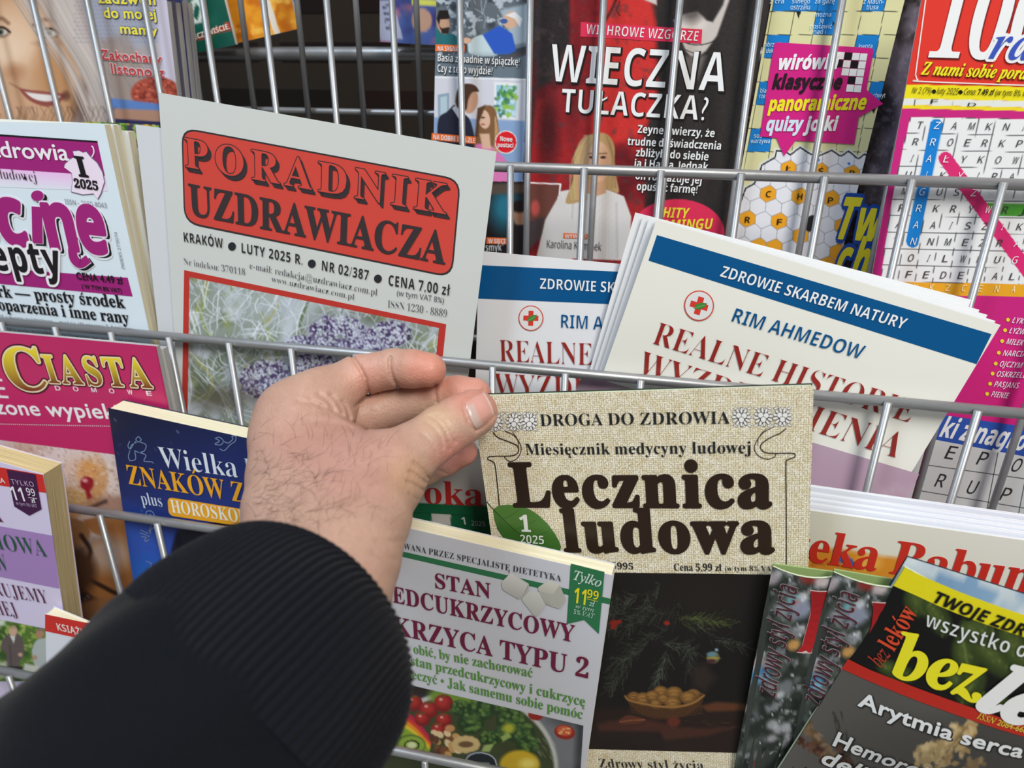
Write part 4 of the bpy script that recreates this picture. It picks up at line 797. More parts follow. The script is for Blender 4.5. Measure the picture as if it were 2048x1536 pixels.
M.text('plus', (756, 974), (866, 988), 62, 'SB', (206, 218, 236), -.012); M.rquad([(888, 936), (1560, 1044), (1568, 1134), (896, 1034)], 30, (232, 166, 40), 3, 'title_plate'); M.text('HOROSKOPY', (915, 1016), (1360, 1082), 64, 'SB', (246, 238, 218), -.004, 5)
LN = (120, 140, 180)
for p_ in ([(735, 615), (722, 630), (735, 645), (750, 632), (735, 615)], [(745, 645), (775, 660), (768, 690), (740, 700), (715, 690)], [(725, 648), (700, 660), (688, 690), (720, 640)], [(740, 700), (775, 715), (765, 745), (805, 750), (815, 758)], [(715, 690), (720, 735), (690, 745)], [(690, 640), (680, 665), (690, 690), (682, 720), (690, 745)],
           [(1140, 625), (1165, 620), (1185, 640), (1170, 660), (1140, 655), (1165, 640), (1140, 625)], [(1185, 640), (1210, 650), (1235, 630), (1230, 615), (1250, 615), (1248, 640), (1220, 660), (1190, 690), (1165, 680)],
           [(775, 1030), (780, 1012), (805, 1012), (822, 1040), (820, 1090), (800, 1110), (800, 1130)], [(785, 1035), (800, 1030), (808, 1050), (805, 1080), (790, 1120)], [(745, 1110), (790, 1130)], [(742, 1125), (785, 1140)], [(750, 1145), (785, 1150)], [(795, 1140), (770, 1160), (775, 1172), (790, 1160)],
           [(775, 1275), (805, 1290), (800, 1320), (850, 1330), (865, 1320)], [(790, 1340), (800, 1370), (830, 1360)], [(850, 1340), (845, 1375)]):
    M.line(p_, 4.5, LN, 3, 'zodiac_drawing#%d' % ((p_[0][0] > 1000) + 2 * (p_[0][1] > 1000) + 3 * (p_[0][1] > 1200)), True)
M.done()

fr(460, 660, .32548)
def f_roka(c):
    c.fill((196, 190, 182)); c.noise(200, 5, 2); c.poly([(700, 1040), (1150, 1062), (1600, 1082), (1640, 1500), (700, 1500)], (26, 98, 62), 4); c.poly([(1140, 1056), (1600, 1078), (1600, 1086), (1140, 1064)], (150, 176, 176), 3)
    c.poly([(1240, 1130), (1356, 1136), (1354, 1198), (1238, 1192)], (206, 202, 194), 3)
M = Mag('magazine', 'cream magazine with red serif title above a green strip, just beyond the wrist', 'magazine', S((1400, 1000), .2860, 0), (700, 700), (1610, 735), floor=F3, thick=.003, col=(196, 190, 182), g=1.1)
M.paint(f_roka, 110, 90, v1=.62, part='cover_print')
M.text('roka', (1100, 1060), (1556, 1082), 138, 'SB', (186, 42, 42), .0, 3, part='title_lettering', shear=.08); M.poly([(1000, 1054), (1600, 1082), (1600, 1140), (1000, 1110)], (26, 98, 62), 5); M.text('1', (1430, 1190), (1450, 1190), 42, 'N', (222, 226, 222), .02, 6); M.text('2025', (1486, 1196), (1572, 1202), 28, 'N', (196, 206, 200), 0, 6)
M.done()

fr(1500, 960, .37509)
def f_bab(c):
    c.grad((400, 200), (222, 218, 204), (1400, 320), (226, 222, 212)); c.poly([(300, 400), (400, 366), (520, 372), (620, 392), (700, 408), (760, 410), (840, 440), (860, 620), (300, 620)], (214, 138, 46), 24, 1, True)
    c.blotch(50, .52, (236, 176, 70), 3, .15, .0); c.ell(640, 440, 60, 40, (232, 170, 80), soft=1); c.poly([(440, 380), (470, 366), (560, 440), (540, 460), (470, 430)], (44, 86, 160), 8, 1, True); c.ell(500, 410, 20, 10, (150, 180, 210), soft=1); c.line([(330, 452), (430, 440), (540, 470)], 12, (150, 80, 36), 10, .7)
M = Mag('magazine', 'cream folk-remedy magazine with red serif title, foremost of the white pile at right', 'magazine', S((1000, 400), .2815, 0), (-90, 106), (1750, 362), floor=F3, thick=.0028, col=(222, 218, 206), g=1.1)
M.paint(f_bab, 190, 60, v1=.36); M.text('teka Babuni', (224, 420), (1560, 612), 168, 'SB', (198, 48, 38), .006, 3, -.01, 'title_lettering'); M.done()
for dy, y, lb in ((-34, .2850, 'second'), (-62, .2886, 'third'), (-92, .2922, 'fourth'), (-128, .2975, 'rearmost')):
    M = Mag('magazine', lb + ' white sheet edge of the pile behind the cream folk-remedy magazine', 'magazine', S((1000, 400), y, 0), (-90, 106 + dy), (1750, 362 + dy), floor=F3, thick=.0032, col=(226, 228, 236), g=1.1, group='pile behind the folk-remedy magazine'); M.done()

# ---------------------------------------------------------------- tier 4
F4 = FLOOR[4]
fr(0, 900, .32547)
def f_walk(c):
    r = np.random.RandomState(4); c.fill((84, 116, 44)); c.blotch(50, .5, (52, 84, 30), 2, .2); c.blotch(36, .58, (140, 166, 70), 5, .15); c.blotch(24, .62, (186, 200, 120), 7, .1, .6); c.poly([(-60, 1040), (40, 1040), (20, 1080), (-60, 1090)], (206, 214, 200), 20)
    c.poly([(0, 1220), (20, 1160), (60, 1130), (110, 1130), (140, 1170), (150, 1250), (120, 1300), (110, 1340), (30, 1340), (40, 1260)], (96, 84, 82), 8, 1, True); c.poly([(60, 1140), (95, 1140), (85, 1190)], (210, 210, 206), 5); c.ell(80, 1112, 26, 32, (206, 166, 140), soft=.2); c.poly([(50, 1110), (62, 1084), (90, 1076), (108, 1100), (106, 1120), (95, 1096), (66, 1098)], (172, 150, 110), 5); c.line([(60, 1200), (70, 1330)], 8, (70, 62, 62), 6)
    c.ell(125, 1258, 14, 12, (200, 160, 134), soft=.4); c.ell(245, 1128, 24, 32, (176, 130, 104), soft=.2); c.poly([(222, 1115), (240, 1094), (270, 1100), (274, 1130), (258, 1110)], (130, 116, 104), 5); c.poly([(195, 1230), (215, 1180), (250, 1160), (300, 1175), (300, 1340), (225, 1340), (200, 1280)], (176, 184, 182), 8, 1, True); c.ell(215, 1275, 14, 14, (186, 140, 112), soft=.4)
    c.poly([(-60, 1310), (40, 1300), (50, 1400), (-60, 1400)], (180, 190, 160), 20); c.poly([(40, 1330), (140, 1330), (140, 1380), (40, 1380)], (40, 36, 36), 8); c.poly([(150, 1310), (240, 1330), (240, 1400), (140, 1390)], (200, 200, 190), 14)
M = Mag('book', 'thick lavender guide book with purple price badge and strolling couple photo', 'book', S((100, 400), .2505, 0), (265, 150), (385, 965), floor=F4, w=.14, edge='R', thick=.0125, col=(214, 204, 230), g=1.1, pages=M_PTAN, back=(214, 204, 230))
M.poly([(-600, 0), (264, 152), (285, 264), (-600, 118)], (206, 46, 40), 1, 'title_band'); M.text('KA', (-14, 196), (36, 202), 26, 'N', (240, 220, 216), .02, 3)
M.poly([(44, 118), (220, 148), (258, 362), (182, 402), (90, 345)], (66, 26, 68), 3, 'price_badge'); M.text('TYLKO', (78, 206), (216, 224), 28, 'N', (196, 176, 206), 0, 5, .1); M.text('11', (86, 303), (162, 314), 78, 'NB', (240, 232, 244), -.01, 5); M.text('99', (172, 274), (226, 284), 44, 'NB', (240, 232, 244), -.02, 5); M.line([(178, 288), (232, 296)], 3, (240, 232, 244), 5, 'price_badge'); M.text('zł', (200, 320), (226, 322), 26, 'SB', (240, 232, 244), 0, 5); M.text('w tym 5% VAT', (106, 332), (236, 352), 18, 'N', (190, 170, 200), 0, 5)
M.poly([(-600, 360), (325, 526), (366, 852), (-600, 660)], (164, 130, 186), 1, 'colour_band')
for t, a, b, h, c1 in (('ROZMOWA', (-290, 560), (298, 656), 88, (32, 84, 60)), ('SENIORÓW', (-430, 690), (66, 744), 88, (32, 84, 60)), ('A', (-50, 434), (28, 442), 84, (84, 26, 62)), ('OFERUJEMY', (-180, 862), (306, 944), 74, (84, 26, 62)), ('WIEJSKIEJ', (-260, 975), (120, 1026), 78, (84, 26, 62))): M.text(t, a, b, h, 'SB', c1, -.012, 4, .02, 'title_lettering')
M.pic([(-300, 980), (396, 1120), (430, 1420), (-300, 1420)], 110, 60, f_walk, 2)
M.done()
M = Mag('book', 'small white book with a red top band tucked in front of the lavender book', 'book', S((400, 1100), .2430, 0), (278, 1006), (282, 1200), floor=F4, w=.12, edge='L', thick=.006, col=(222, 224, 232), g=1.1, pages=M_PCREAM, back=(220, 220, 226)) 
M.poly([(278, 1008), (1200, 1200), (1200, 1310), (277, 1112)], (206, 46, 40), 1, 'title_band'); M.text('KSIĄŻKA', (360, 1104), (570, 1150), 38, 'N', (240, 226, 220), .02, 3, .06); M.text('POLECA', (600, 1155), (780, 1195), 38, 'N', (240, 226, 220), .02, 3, .06); M.done()

# vegetable / diet book
fr(720, 1020, .33603)
def f_food(c):
    r = np.random.RandomState(6); c.fill((44, 46, 48)); c.poly([(980, 1150), (1400, 1240), (1400, 1800), (1180, 1600)], (120, 122, 126), 60); c.ell(1250, 1230, 120, 60, (60, 62, 66), soft=1, a=.7); c.poly([(1290, 1260), (1400, 1280), (1400, 1800), (1270, 1700)], (48, 50, 54), 40, .8)
    c.ell(620, 1540, 560, 470, (196, 196, 190), soft=.03); c.ell(620, 1545, 535, 446, (62, 70, 40), soft=.03); c.poly([(100, 1010), (480, 1070), (330, 1100), (100, 1180)], (46, 34, 32), 30)
    c.ell(540, 1120, 130, 70, (112, 146, 52), soft=.4, rot=10); c.blotch(40, .6, (170, 190, 90), 3, .1, .0)
    for k, (x0, col) in enumerate(((0, (186, 36, 72)), (46, (206, 64, 42)), (84, (232, 142, 36)), (124, (226, 196, 50)), (160, (140, 168, 48)))):
        c.line([(200 - x0 * .9, 1190 + x0 * .3), (300 - x0 * .2, 1250 + x0 * .5), (400 - x0 * .1, 1370 + x0 * .4)], 56, col, 10, 1, True)
    for x, y, q in ((320, 1150, 52), (410, 1190, 54), (498, 1150, 56), (372, 1245, 46), (500, 1252, 46), (468, 1305, 42)):
        c.ell(x, y, q, q * .92, (126, 26, 26), soft=.12); c.ell(x - 8, y - 10, q * .72, q * .62, (176, 48, 40), soft=.9); c.ell(x - q * .3, y - q * .4, q * .2, q * .14, (240, 200, 190), soft=.8, a=.8); c.line([(x - 18, y - q * .7), (x + 16, y - q * .8)], 6, (70, 100, 40), 4)
    for x, y, q in ((600, 1180, 60), (720, 1190, 80), (860, 1190, 66), (900, 1260, 90), (660, 1270, 80), (960, 1330, 84), (770, 1360, 60), (1000, 1400, 70), (860, 1330, 60)):
        c.ell(x, y, q, q * .8, (38, 62, 30), soft=.15)
        for i in range(26):
            a, k = r.uniform(0, 6.28), r.uniform(0, 1) ** .5; c.ell(x + q * .9 * k * math.cos(a), y - q * .1 + q * .66 * k * math.sin(a), q * .17, q * .14, [(74, 104, 48), (56, 86, 42), (98, 128, 60)][i % 3], soft=.8)
    c.ell(885, 1300, 36, 30, (176, 176, 50), soft=.9); c.poly([(840, 1350), (880, 1320), (900, 1350), (850, 1380)], (150, 170, 90), 10); c.poly([(740, 1400), (800, 1390), (770, 1440), (720, 1440)], (156, 174, 100), 10)
    for x, y, q in ((300, 1400, 92), (165, 1360, 70)): c.ell(x, y, q, q * .7, (96, 120, 40), soft=.08); c.ell(x + 6, y, q * .84, q * .58, (140, 168, 60), soft=.1); c.ell(x + 8, y, q * .3, q * .2, (216, 222, 170), soft=.6)
    for i in range(20): a = i / 20 * 6.28; c.ell(308 + 42 * math.cos(a), 1400 + 28 * math.sin(a), 5, 5, (30, 30, 20), soft=.5)
    for i in range(34): x, y = r.uniform(420, 600), r.uniform(1320, 1500); c.ell(x, y, 24, 18, [(120, 74, 44), (196, 152, 92), (92, 54, 34), (226, 196, 150)][i % 4], rot=r.uniform(0, 90), soft=.3)
    for i in range(12): a = i / 12 * 6.28; c.ell(630 + 62 * math.cos(a), 1395 + 34 * math.sin(a), 24, 20, (206, 176, 120), soft=.5)
    c.ell(630, 1395, 44, 18, (110, 80, 50), soft=.4); c.ell(535, 1300, 30, 22, (196, 140, 90), soft=.4)
    c.ell(950, 1520, 120, 90, (206, 170, 40), soft=.2); c.ell(1000, 1510, 50, 30, (240, 220, 110), soft=1)
    c.rq = None; c.poly([(625, 1470), (660, 1440), (740, 1440), (800, 1470), (830, 1540), (830, 1800), (600, 1800)], (26, 30, 36), 8, 1, False); c.line([(622, 1530), (640, 1470), (690, 1446), (750, 1450), (800, 1480), (818, 1540)], 7, (190, 196, 204), 4, 1, True); c.poly([(660, 1500), (770, 1505), (780, 1600), (660, 1600)], (150, 160, 166), 6)
    for x, y, q in ((1045, 1222, 44), (1218, 1322, 62)): c.ell(x, y, q, q * .7, (150, 36, 26), soft=.1, rot=10); 
    c.ell(1216, 1314, 46, 30, (206, 96, 60), soft=.4, rot=10)
    for i in range(14): c.ell(1216 + r.uniform(-34, 34), 1314 + r.uniform(-18, 18), 6, 4, (240, 190, 120), soft=.6)
    for i in range(70): a = .2 + i / 70 * 1.3; c.ell(620 + 552 * math.cos(a), 1540 - 460 * math.sin(a) * 1, 4, 4, (210, 206, 196), soft=1, a=.0)
    for i in range(16): x, y = r.uniform(1040, 1160), r.uniform(1340, 1500); c.line([(x, y), (x + 22, y + 30)], 4, (170, 172, 160), 3, .5)
M = Mag('book', 'white diet book with maroon serif title and a plate of vegetables', 'book', S((900, 800), .2478, 0, -4), (560, 172), (1505, 390), floor=F4, w=.128, edge='T', thick=.0085, col=(206, 206, 212), g=1.0, pages=M_PCREAM, back=(206, 206, 212))
GRN, MAR = (46, 116, 74), (112, 26, 58)
M.text('KONSULTOWANA PRZEZ SPECJALISTĘ DIETETYKA', (14, 176), (1198, 422), 34, 'SB', (58, 58, 66), -.008, 4, .03)
M.poly([(-30, 182), (1492, 527), (1487, 562), (-34, 212)], GRN, 1, 'title_band')
M.poly([(1256, 316), (1456, 366), (1422, 735), (1336, 652), (1232, 676)], GRN, 3, 'price_badge'); M.text('Tylko', (1270, 408), (1432, 455), 56, 'SI', (206, 222, 210), .012, 5); M.text('11', (1272, 546), (1342, 562), 92, 'NB', (236, 220, 40), .0, 5); M.text('99', (1350, 516), (1418, 532), 52, 'NB', (236, 220, 40), -.01, 5); M.line([(1352, 524), (1416, 540)], 3, (236, 220, 40), 5, 'price_badge')
M.text('zł', (1364, 564), (1396, 572), 32, 'SI', (190, 210, 196), .01, 5); M.text('w tym', (1282, 578), (1392, 604), 26, 'SI', (176, 200, 184), .006, 5); M.text('5% VAT', (1272, 612), (1396, 642), 28, 'SI', (176, 200, 184), .006, 5)
for t, a, b, h in (('STAN', (452, 460), (780, 524), 86), ('PRZEDCUKRZYCOWY', (-30, 494), (1276, 784), 92), ('CUKRZYCA TYPU 2', (15, 690), (1358, 998), 102)): M.text(t, a, b, h, 'SB', MAR, .004, 4, .02, 'title_lettering')
M.tp = 'subtitle_lettering'
for t, a, b in (('obić, by nie zachorować', (322, 850), (1030, 994)), ('Jak leczyć stan przedcukrzycowy i cukrzycę', (-10, 842), (1340, 1166)), ('skutecznie leczyć • Jak samemu sobie pomóc', (-20, 920), (1326, 1242))): M.text(t, a, b, 54, 'SB', (88, 146, 58), .0, 4)
for p_, c1, c2 in (([(842, 432), (850, 420), (896, 374), (908, 376), (1008, 436), (1006, 450), (960, 524), (944, 528), (850, 472)], (222, 220, 212), (178, 176, 170)), ([(960, 528), (1010, 478), (1070, 486), (1108, 560), (1060, 628), (1040, 630)], (212, 210, 202), (184, 182, 174)), ([(1056, 460), (1120, 418), (1190, 440), (1226, 530), (1190, 584), (1100, 556)], (216, 212, 198), (168, 164, 152))): M.poly(rounded(p_, 16, 4), c1, 4, 'sugar_cube_picture', c2)
for p_ in ([(900, 372), (1008, 440), (960, 526), (1004, 470), (1004, 440)], [(1070, 480), (1150, 500), (1190, 442), (1226, 530), (1190, 584), (1140, 570)]): M.poly(p_, (182, 180, 170), 4.5, 'sugar_cube_picture')
M.pic([(-60, 956), (1330, 1282), (1290, 1900), (-120, 1560)], 230, 110, f_food, 2)
M.done()

# burlap magazine held by the hand
mbl = mat('burlap_print', rough=.42, spec=.3); tb = N(mbl, 'ShaderNodeUVMap', uv_map='UV'); mpb = N(mbl, 'ShaderNodeMapping'); mpb.inputs['Scale'].default_value = (1, 1, 1); L(mbl, tb.outputs[0], mpb.inputs[0])
def _br(rot, seed):
    a = N(mbl, 'ShaderNodeMapping'); a.inputs['Rotation'].default_value = (0, 0, rot); a.inputs['Location'].default_value = (seed, seed * .3, 0); L(mbl, tb.outputs[0], a.inputs[0])
    b = N(mbl, 'ShaderNodeTexBrick', Scale=1000.0); b.inputs['Brick Width'].default_value = 2.9; b.inputs['Row Height'].default_value = .95; b.inputs['Mortar Size'].default_value = .15; b.inputs['Mortar Smooth'].default_value = .6
    b.inputs['Color1'].default_value = (*lin((250, 246, 232)), 1); b.inputs['Color2'].default_value = (*lin((238, 230, 206)), 1); b.inputs['Mortar'].default_value = (*lin((164, 148, 116)), 1); L(mbl, a.outputs[0], b.inputs['Vector']); return b
b1, b2 = _br(0, 0), _br(math.pi / 2, .0013); ck = N(mbl, 'ShaderNodeTexNoise', Scale=900., Detail=0.); L(mbl, tb.outputs[0], ck.inputs['Vector']); gt = N(mbl, 'ShaderNodeMath', operation='GREATER_THAN'); gt.inputs[1].default_value = .5; L(mbl, ck.outputs['Fac'], gt.inputs[0])
mx = N(mbl, 'ShaderNodeMix', data_type='RGBA'); L(mbl, gt.outputs[0], mx.inputs[0]); L(mbl, b1.outputs['Color'], mx.inputs[6]); L(mbl, b2.outputs['Color'], mx.inputs[7])
nz = N(mbl, 'ShaderNodeTexNoise', Scale=260., Detail=3.); L(mbl, tb.outputs[0], nz.inputs['Vector']); rp = N(mbl, 'ShaderNodeValToRGB'); rp.color_ramp.elements[0].position = .3; rp.color_ramp.elements[1].position = .72; rp.color_ramp.elements[0].color = (*lin((240, 232, 212)), 1); rp.color_ramp.elements[1].color = (1, 1, 1, 1); L(mbl, nz.outputs['Fac'], rp.inputs[0])
mu = N(mbl, 'ShaderNodeMix', data_type='RGBA', blend_type='MULTIPLY'); mu.inputs[0].default_value = 1.; L(mbl, mx.outputs[2], mu.inputs[6]); L(mbl, rp.outputs[0], mu.inputs[7]); L(mbl, mu.outputs[2], BS(mbl).inputs['Base Color'])
fr(920, 740, .36133)
M_PGRN = page_material('pale_green_page_edges', tuple(lin((170, 186, 140))), tuple(lin((232, 232, 214))))
SHL = S((1050, 1075), .2625, 3)
M = Mag('magazine', 'burlap-patterned herbal magazine pinched at its corner by the hand', 'magazine', SHL, (66, 146), (1958, 88), h=.228, thick=.0032, col=(226, 216, 196), g=1.0, cover=mbl, pages=M_PGRN, back=(40, 46, 40))
DK, BR = (34, 36, 38), (46, 32, 22)
M.text('DROGA DO ZDROWIA', (446, 308), (1495, 295), 64, 'SB', DK, -.006, 3, .0, 'lettering'); M.text('Miesięcznik medycyny ludowej', (366, 468), (1608, 458), 60, 'SB', DK, -.004, 3, .012)
M.text('Lecznica', (303, 752), (1720, 756), 228, 'SB', BR, .026, 3, .045, 'title_lettering'); M.text('ludowa', (585, 1000), (1735, 1008), 222, 'SB', BR, .026, 3, .045, 'title_lettering')
M.tp = 'issue_lettering'; M.text('ISSN 1230-5995', (560, 1090), (960, 1102), 34, 'SB', DK, 0, 3, .02); M.tp = 'price_lettering'; M.text('Cena 5,99 zł', (1186, 1108), (1450, 1110), 38, 'SB', DK, 0, 3, .02); M.text('(w tym 8% VAT)', (1468, 1110), (1762, 1110), 28, 'SB', DK, -.008, 3, .02)
def flowers(x0, x1, y0, y1, dy):
    FO = 'flower_ornament#%d' % x0
    n = 3; w = (x1 - x0) / n
    for i in range(n):
        cx, cy = x0 + w * (i + .5), (y0 + y1) / 2 + dy * (i + .5); cx += (-6, 4, -2)[i]; h = (y1 - y0) / 2
        for k in range(12):
            a = k / 12 * 6.283 + i * .4; rx, ry = w * .36, h * .74; px, py = cx + rx * math.cos(a), cy + ry * math.sin(a)
            M.ell(px, py, 17, 8.6, (40, 38, 38), 2 + (k % 2) * .3, FO, math.degrees(math.atan2(ry * math.sin(a), rx * math.cos(a))), 14); M.ell(px, py, 14.6, 6.4, (236, 234, 230), 2.15 + (k % 2) * .3, FO, math.degrees(math.atan2(ry * math.sin(a), rx * math.cos(a))), 14)
        for k, (ox, oy) in enumerate(((-15, -10), (15, -8), (0, 14))): M.ell(cx + ox, cy + oy, 17, 17, (40, 38, 38), 2.7 + k * .2, FO); M.ell(cx + ox, cy + oy, 14.2, 14.2, (238, 236, 232), 2.8 + k * .2, FO)
    for k in range(9):
        x = x0 + (x1 - x0) * (k + .5) / 9
        for y, a in ((y0 + 3 + dy * k / 3, 24), (y1 - 3 + dy * k / 3, -24)): M.ell(x, y, 15, 7, (40, 38, 38), 1.2, FO, a * (1 if k % 2 else -1), 12); M.ell(x, y, 12.6, 5, (236, 234, 230), 1.4, FO, a * (1 if k % 2 else -1), 12)
flowers(158, 432, 240, 334, -1); flowers(1508, 1842, 210, 310, -1)
for p_, w_ in (([(1806, 1075), (1806, 800), (1804, 530), (1814, 496), (1850, 482), (1853, 464), (1830, 459), (1740, 460), (1690, 455), (1664, 432), (1672, 405), (1720, 372), (1770, 350), (1806, 322)], 6), ([(1738, 312), (1680, 345), (1640, 395), (1630, 440), (1656, 476), (1700, 492), (1738, 482), (1750, 462)], 4.5), ([(1700, 318), (1655, 370), (1648, 420)], 3),
               ([(218, 750), (208, 640), (196, 535), (184, 508), (156, 494), (160, 480), (200, 476), (285, 474), (322, 455), (318, 420), (270, 396), (210, 372), (184, 344)], 6), ([(250, 338), (300, 362), (338, 420), (330, 470), (300, 500), (268, 502), (246, 480)], 4.5), ([(290, 340), (318, 380), (326, 425)], 3)): M.line(p_, w_, (56, 44, 36), 2, 'line_ornament#%d' % (p_[0][0] > 1000), True)
def f_leaf(c): c.grad((190, 760), (88, 132, 62), (420, 960), (60, 106, 40)); c.noise(60, 8, 3); 
leaf = [(184, 768), (215, 750), (270, 744), (330, 750), (390, 772), (440, 806), (485, 850), (520, 896), (546, 940), (560, 975), (540, 1050), (440, 1060), (330, 1010), (250, 940), (208, 880), (190, 820)]
M.poly(leaf, (84, 130, 58), 2, 'leaf_picture', (52, 98, 36)); M.poly([(184, 768), (300, 880), (440, 985), (540, 1050), (440, 1060), (330, 1010), (250, 940), (208, 880), (190, 820)], (70, 116, 48), 2.3, 'leaf_picture', (48, 92, 34))
M.line([(150, 728), (184, 768), (290, 872), (420, 976), (540, 1050)], 5, (50, 84, 36), 2.6, 'leaf_picture', True)
for x, y, x2, y2 in ((240, 822, 330, 770), (300, 882, 420, 830), (360, 930, 490, 890), (230, 822, 215, 880), (300, 884, 290, 950), (370, 940, 370, 1010)): M.line([(x, y), ((x + x2) / 2, (y + y2) / 2 + 6), (x2, y2)], 2.5, (60, 98, 42), 2.6, 'leaf_picture', True)
M.tp = 'leaf_lettering'; M.text('1', (338, 890), (392, 892), 84, 'SB', (232, 238, 230), .02, 4); M.text('2025', (335, 955), (467, 962), 46, 'NB', (232, 238, 230), -.01, 4)
fr(1160, 1100, .28385)
def f_xmas(c):
    r = np.random.RandomState(21); c.grad((300, 200), (30, 27, 24), (1200, 1200), (22, 19, 18)); c.ell(900, 320, 420, 240, (36, 30, 27), soft=1.4, a=.8); c.poly([(780, 830), (880, 800), (960, 900), (880, 1000), (800, 960)], (46, 36, 32), 60)
    c.poly([(-200, 1130), (400, 1110), (900, 1080), (1160, 1070), (1420, 1060), (1420, 1480), (-200, 1480)], (40, 27, 22), 50); c.poly([(850, 1100), (960, 1070), (1170, 1085), (1160, 1130), (900, 1140)], (96, 56, 32), 24, .9); c.blotch(26, .55, (64, 36, 26), 4, .2, .0)
    c.poly([(120, 1230), (300, 1190), (440, 1180), (700, 1250), (1000, 1260), (1160, 1230), (900, 1310), (600, 1340), (560, 1290), (140, 1280)], (78, 42, 32), 30, .8); c.poly([(100, 1280), (560, 1280), (600, 1420), (100, 1420)], (34, 24, 22), 30, .8)
    for k in range(26): x = r.uniform(150, 1150); y = 1225 + r.uniform(-30, 40); c.line([(x, y), (x + 50, y + r.uniform(-12, 18))], 5, (96, 56, 42), 5, .4)
    for bx, by, ang, ln, n, g in ((420, 300, 2.6, 360, 60, 78), (520, 380, 2.4, 420, 90, 62), (600, 560, 2.7, 420, 90, 58), (420, 720, 2.5, 330, 80, 58), (700, 330, 1.9, 300, 50, 50), (360, 420, 2.9, 330, 70, 56), (780, 520, .5, 330, 60, 56), (560, 250, 2.2, 330, 50, 70), (700, 480, .1, 420, 110, 96), (640, 420, 2.9, 380, 70, 66), (480, 660, 2.6, 360, 70, 74), (620, 720, 1.9, 330, 70, 86), (560, 640, .3, 330, 70, 76), (940, 640, .2, 300, 36, 90), (330, 820, 2.2, 280, 50, 76), (250, 300, 1.7, 330, 50, 60), (760, 640, 1.5, 260, 50, 60), (300, 520, 2.8, 200, 50, 58)):
        for i in range(n):
            q = r.uniform(0, 1); x, y = bx + ln * q * .75 * math.cos(ang) + r.normal(0, 14), by + ln * q * .75 * math.sin(ang) + r.normal(0, 14); a = ang + r.uniform(-.95, .95); l = r.uniform(30, 110); v = g + r.uniform(-44, 30)
            c.line([(x, y), (x + l * math.cos(a), y + l * math.sin(a))], r.uniform(2., 4.5), (v * .92, v * (1.0 if (bx, by) != (700, 480) else 1.05), v * (.86 if (bx, by) != (700, 480) else .55)), 3, .6)
    for x, y, q in ((240, 515, 32), (235, 545, 22), (275, 505, 20), (612, 515, 22)): c.ell(x, y, q, q * .7, (140, 40, 30), soft=.6)
    c.ell(938, 758, 46, 42, (96, 92, 60), soft=.15); c.ell(930, 735, 36, 18, (96, 130, 140), soft=.7); c.ell(940, 762, 44, 10, (170, 150, 70), soft=.9, a=.8); c.ell(925, 785, 30, 16, (70, 40, 46), soft=.8); c.ell(962, 704, 12, 12, (120, 150, 160), soft=.5)
    # basket of walnuts
    c.poly([(318, 1035), (360, 1050), (430, 1075), (560, 1095), (700, 1098), (800, 1070), (870, 1022), (850, 1090), (760, 1160), (640, 1190), (520, 1190), (420, 1150), (350, 1090)], (66, 42, 24), 8, 1, True)
    for k in range(30): x = 345 + k * 17; c.line([(x, 1060 + 30 * math.sin(k / 30 * 3.1)), (x + 26, 1150 + 30 * math.sin(k / 30 * 3.1))], 4, (120, 82, 46), 3, .5); c.line([(x + 26, 1060 + 30 * math.sin(k / 30 * 3.1)), (x, 1150 + 30 * math.sin(k / 30 * 3.1))], 4, (96, 62, 34), 3, .5)
    for x, y, q in ((380, 1035, 44), (570, 1000, 52), (445, 1050, 58), (512, 1032, 52), (590, 1052, 42), (665, 1010, 60), (800, 1020, 50), (655, 1078, 58), (765, 1042, 60), (535, 1088, 40)):
        c.ell(x, y, q, q * .8, (96, 66, 32), soft=.1); c.ell(x - 5, y - 8, q * .7, q * .5, (156, 112, 58), soft=1); c.line([(x - q * .7, y + 2), (x, y - q * .1), (x + q * .7, y + 4)], 4, (84, 54, 26), 4, .8, True)
    c.line([(318, 1030), (345, 1058), (430, 1080), (560, 1102), (690, 1104), (800, 1076), (874, 1024)], 15, (150, 106, 56), 6, 1, True); c.line([(318, 1030), (345, 1020), (400, 1012)], 8, (110, 76, 40), 5, .8); c.line([(800, 1000), (850, 1008), (874, 1026)], 9, (120, 84, 44), 5, .8)
    c.poly([(270, 1205), (330, 1165), (420, 1180), (460, 1200), (400, 1222), (300, 1225)], (92, 50, 34), 8, 1, True); c.line([(280, 1212), (360, 1200), (455, 1196)], 7, (150, 96, 64), 4, .8); c.ell(660, 1210, 46, 36, (96, 44, 32), soft=.5)
M.pic([(-330, 150), (1440, 172), (1370, 1434), (-420, 1388)], 300, 205, f_xmas, 2)
M.tp = 'footer_lettering'; M.text('Zdrowy styl życia', (140, 1530), (875, 1546), 62, 'SB', (50, 50, 46), -.008, 3, .02)
M.done()

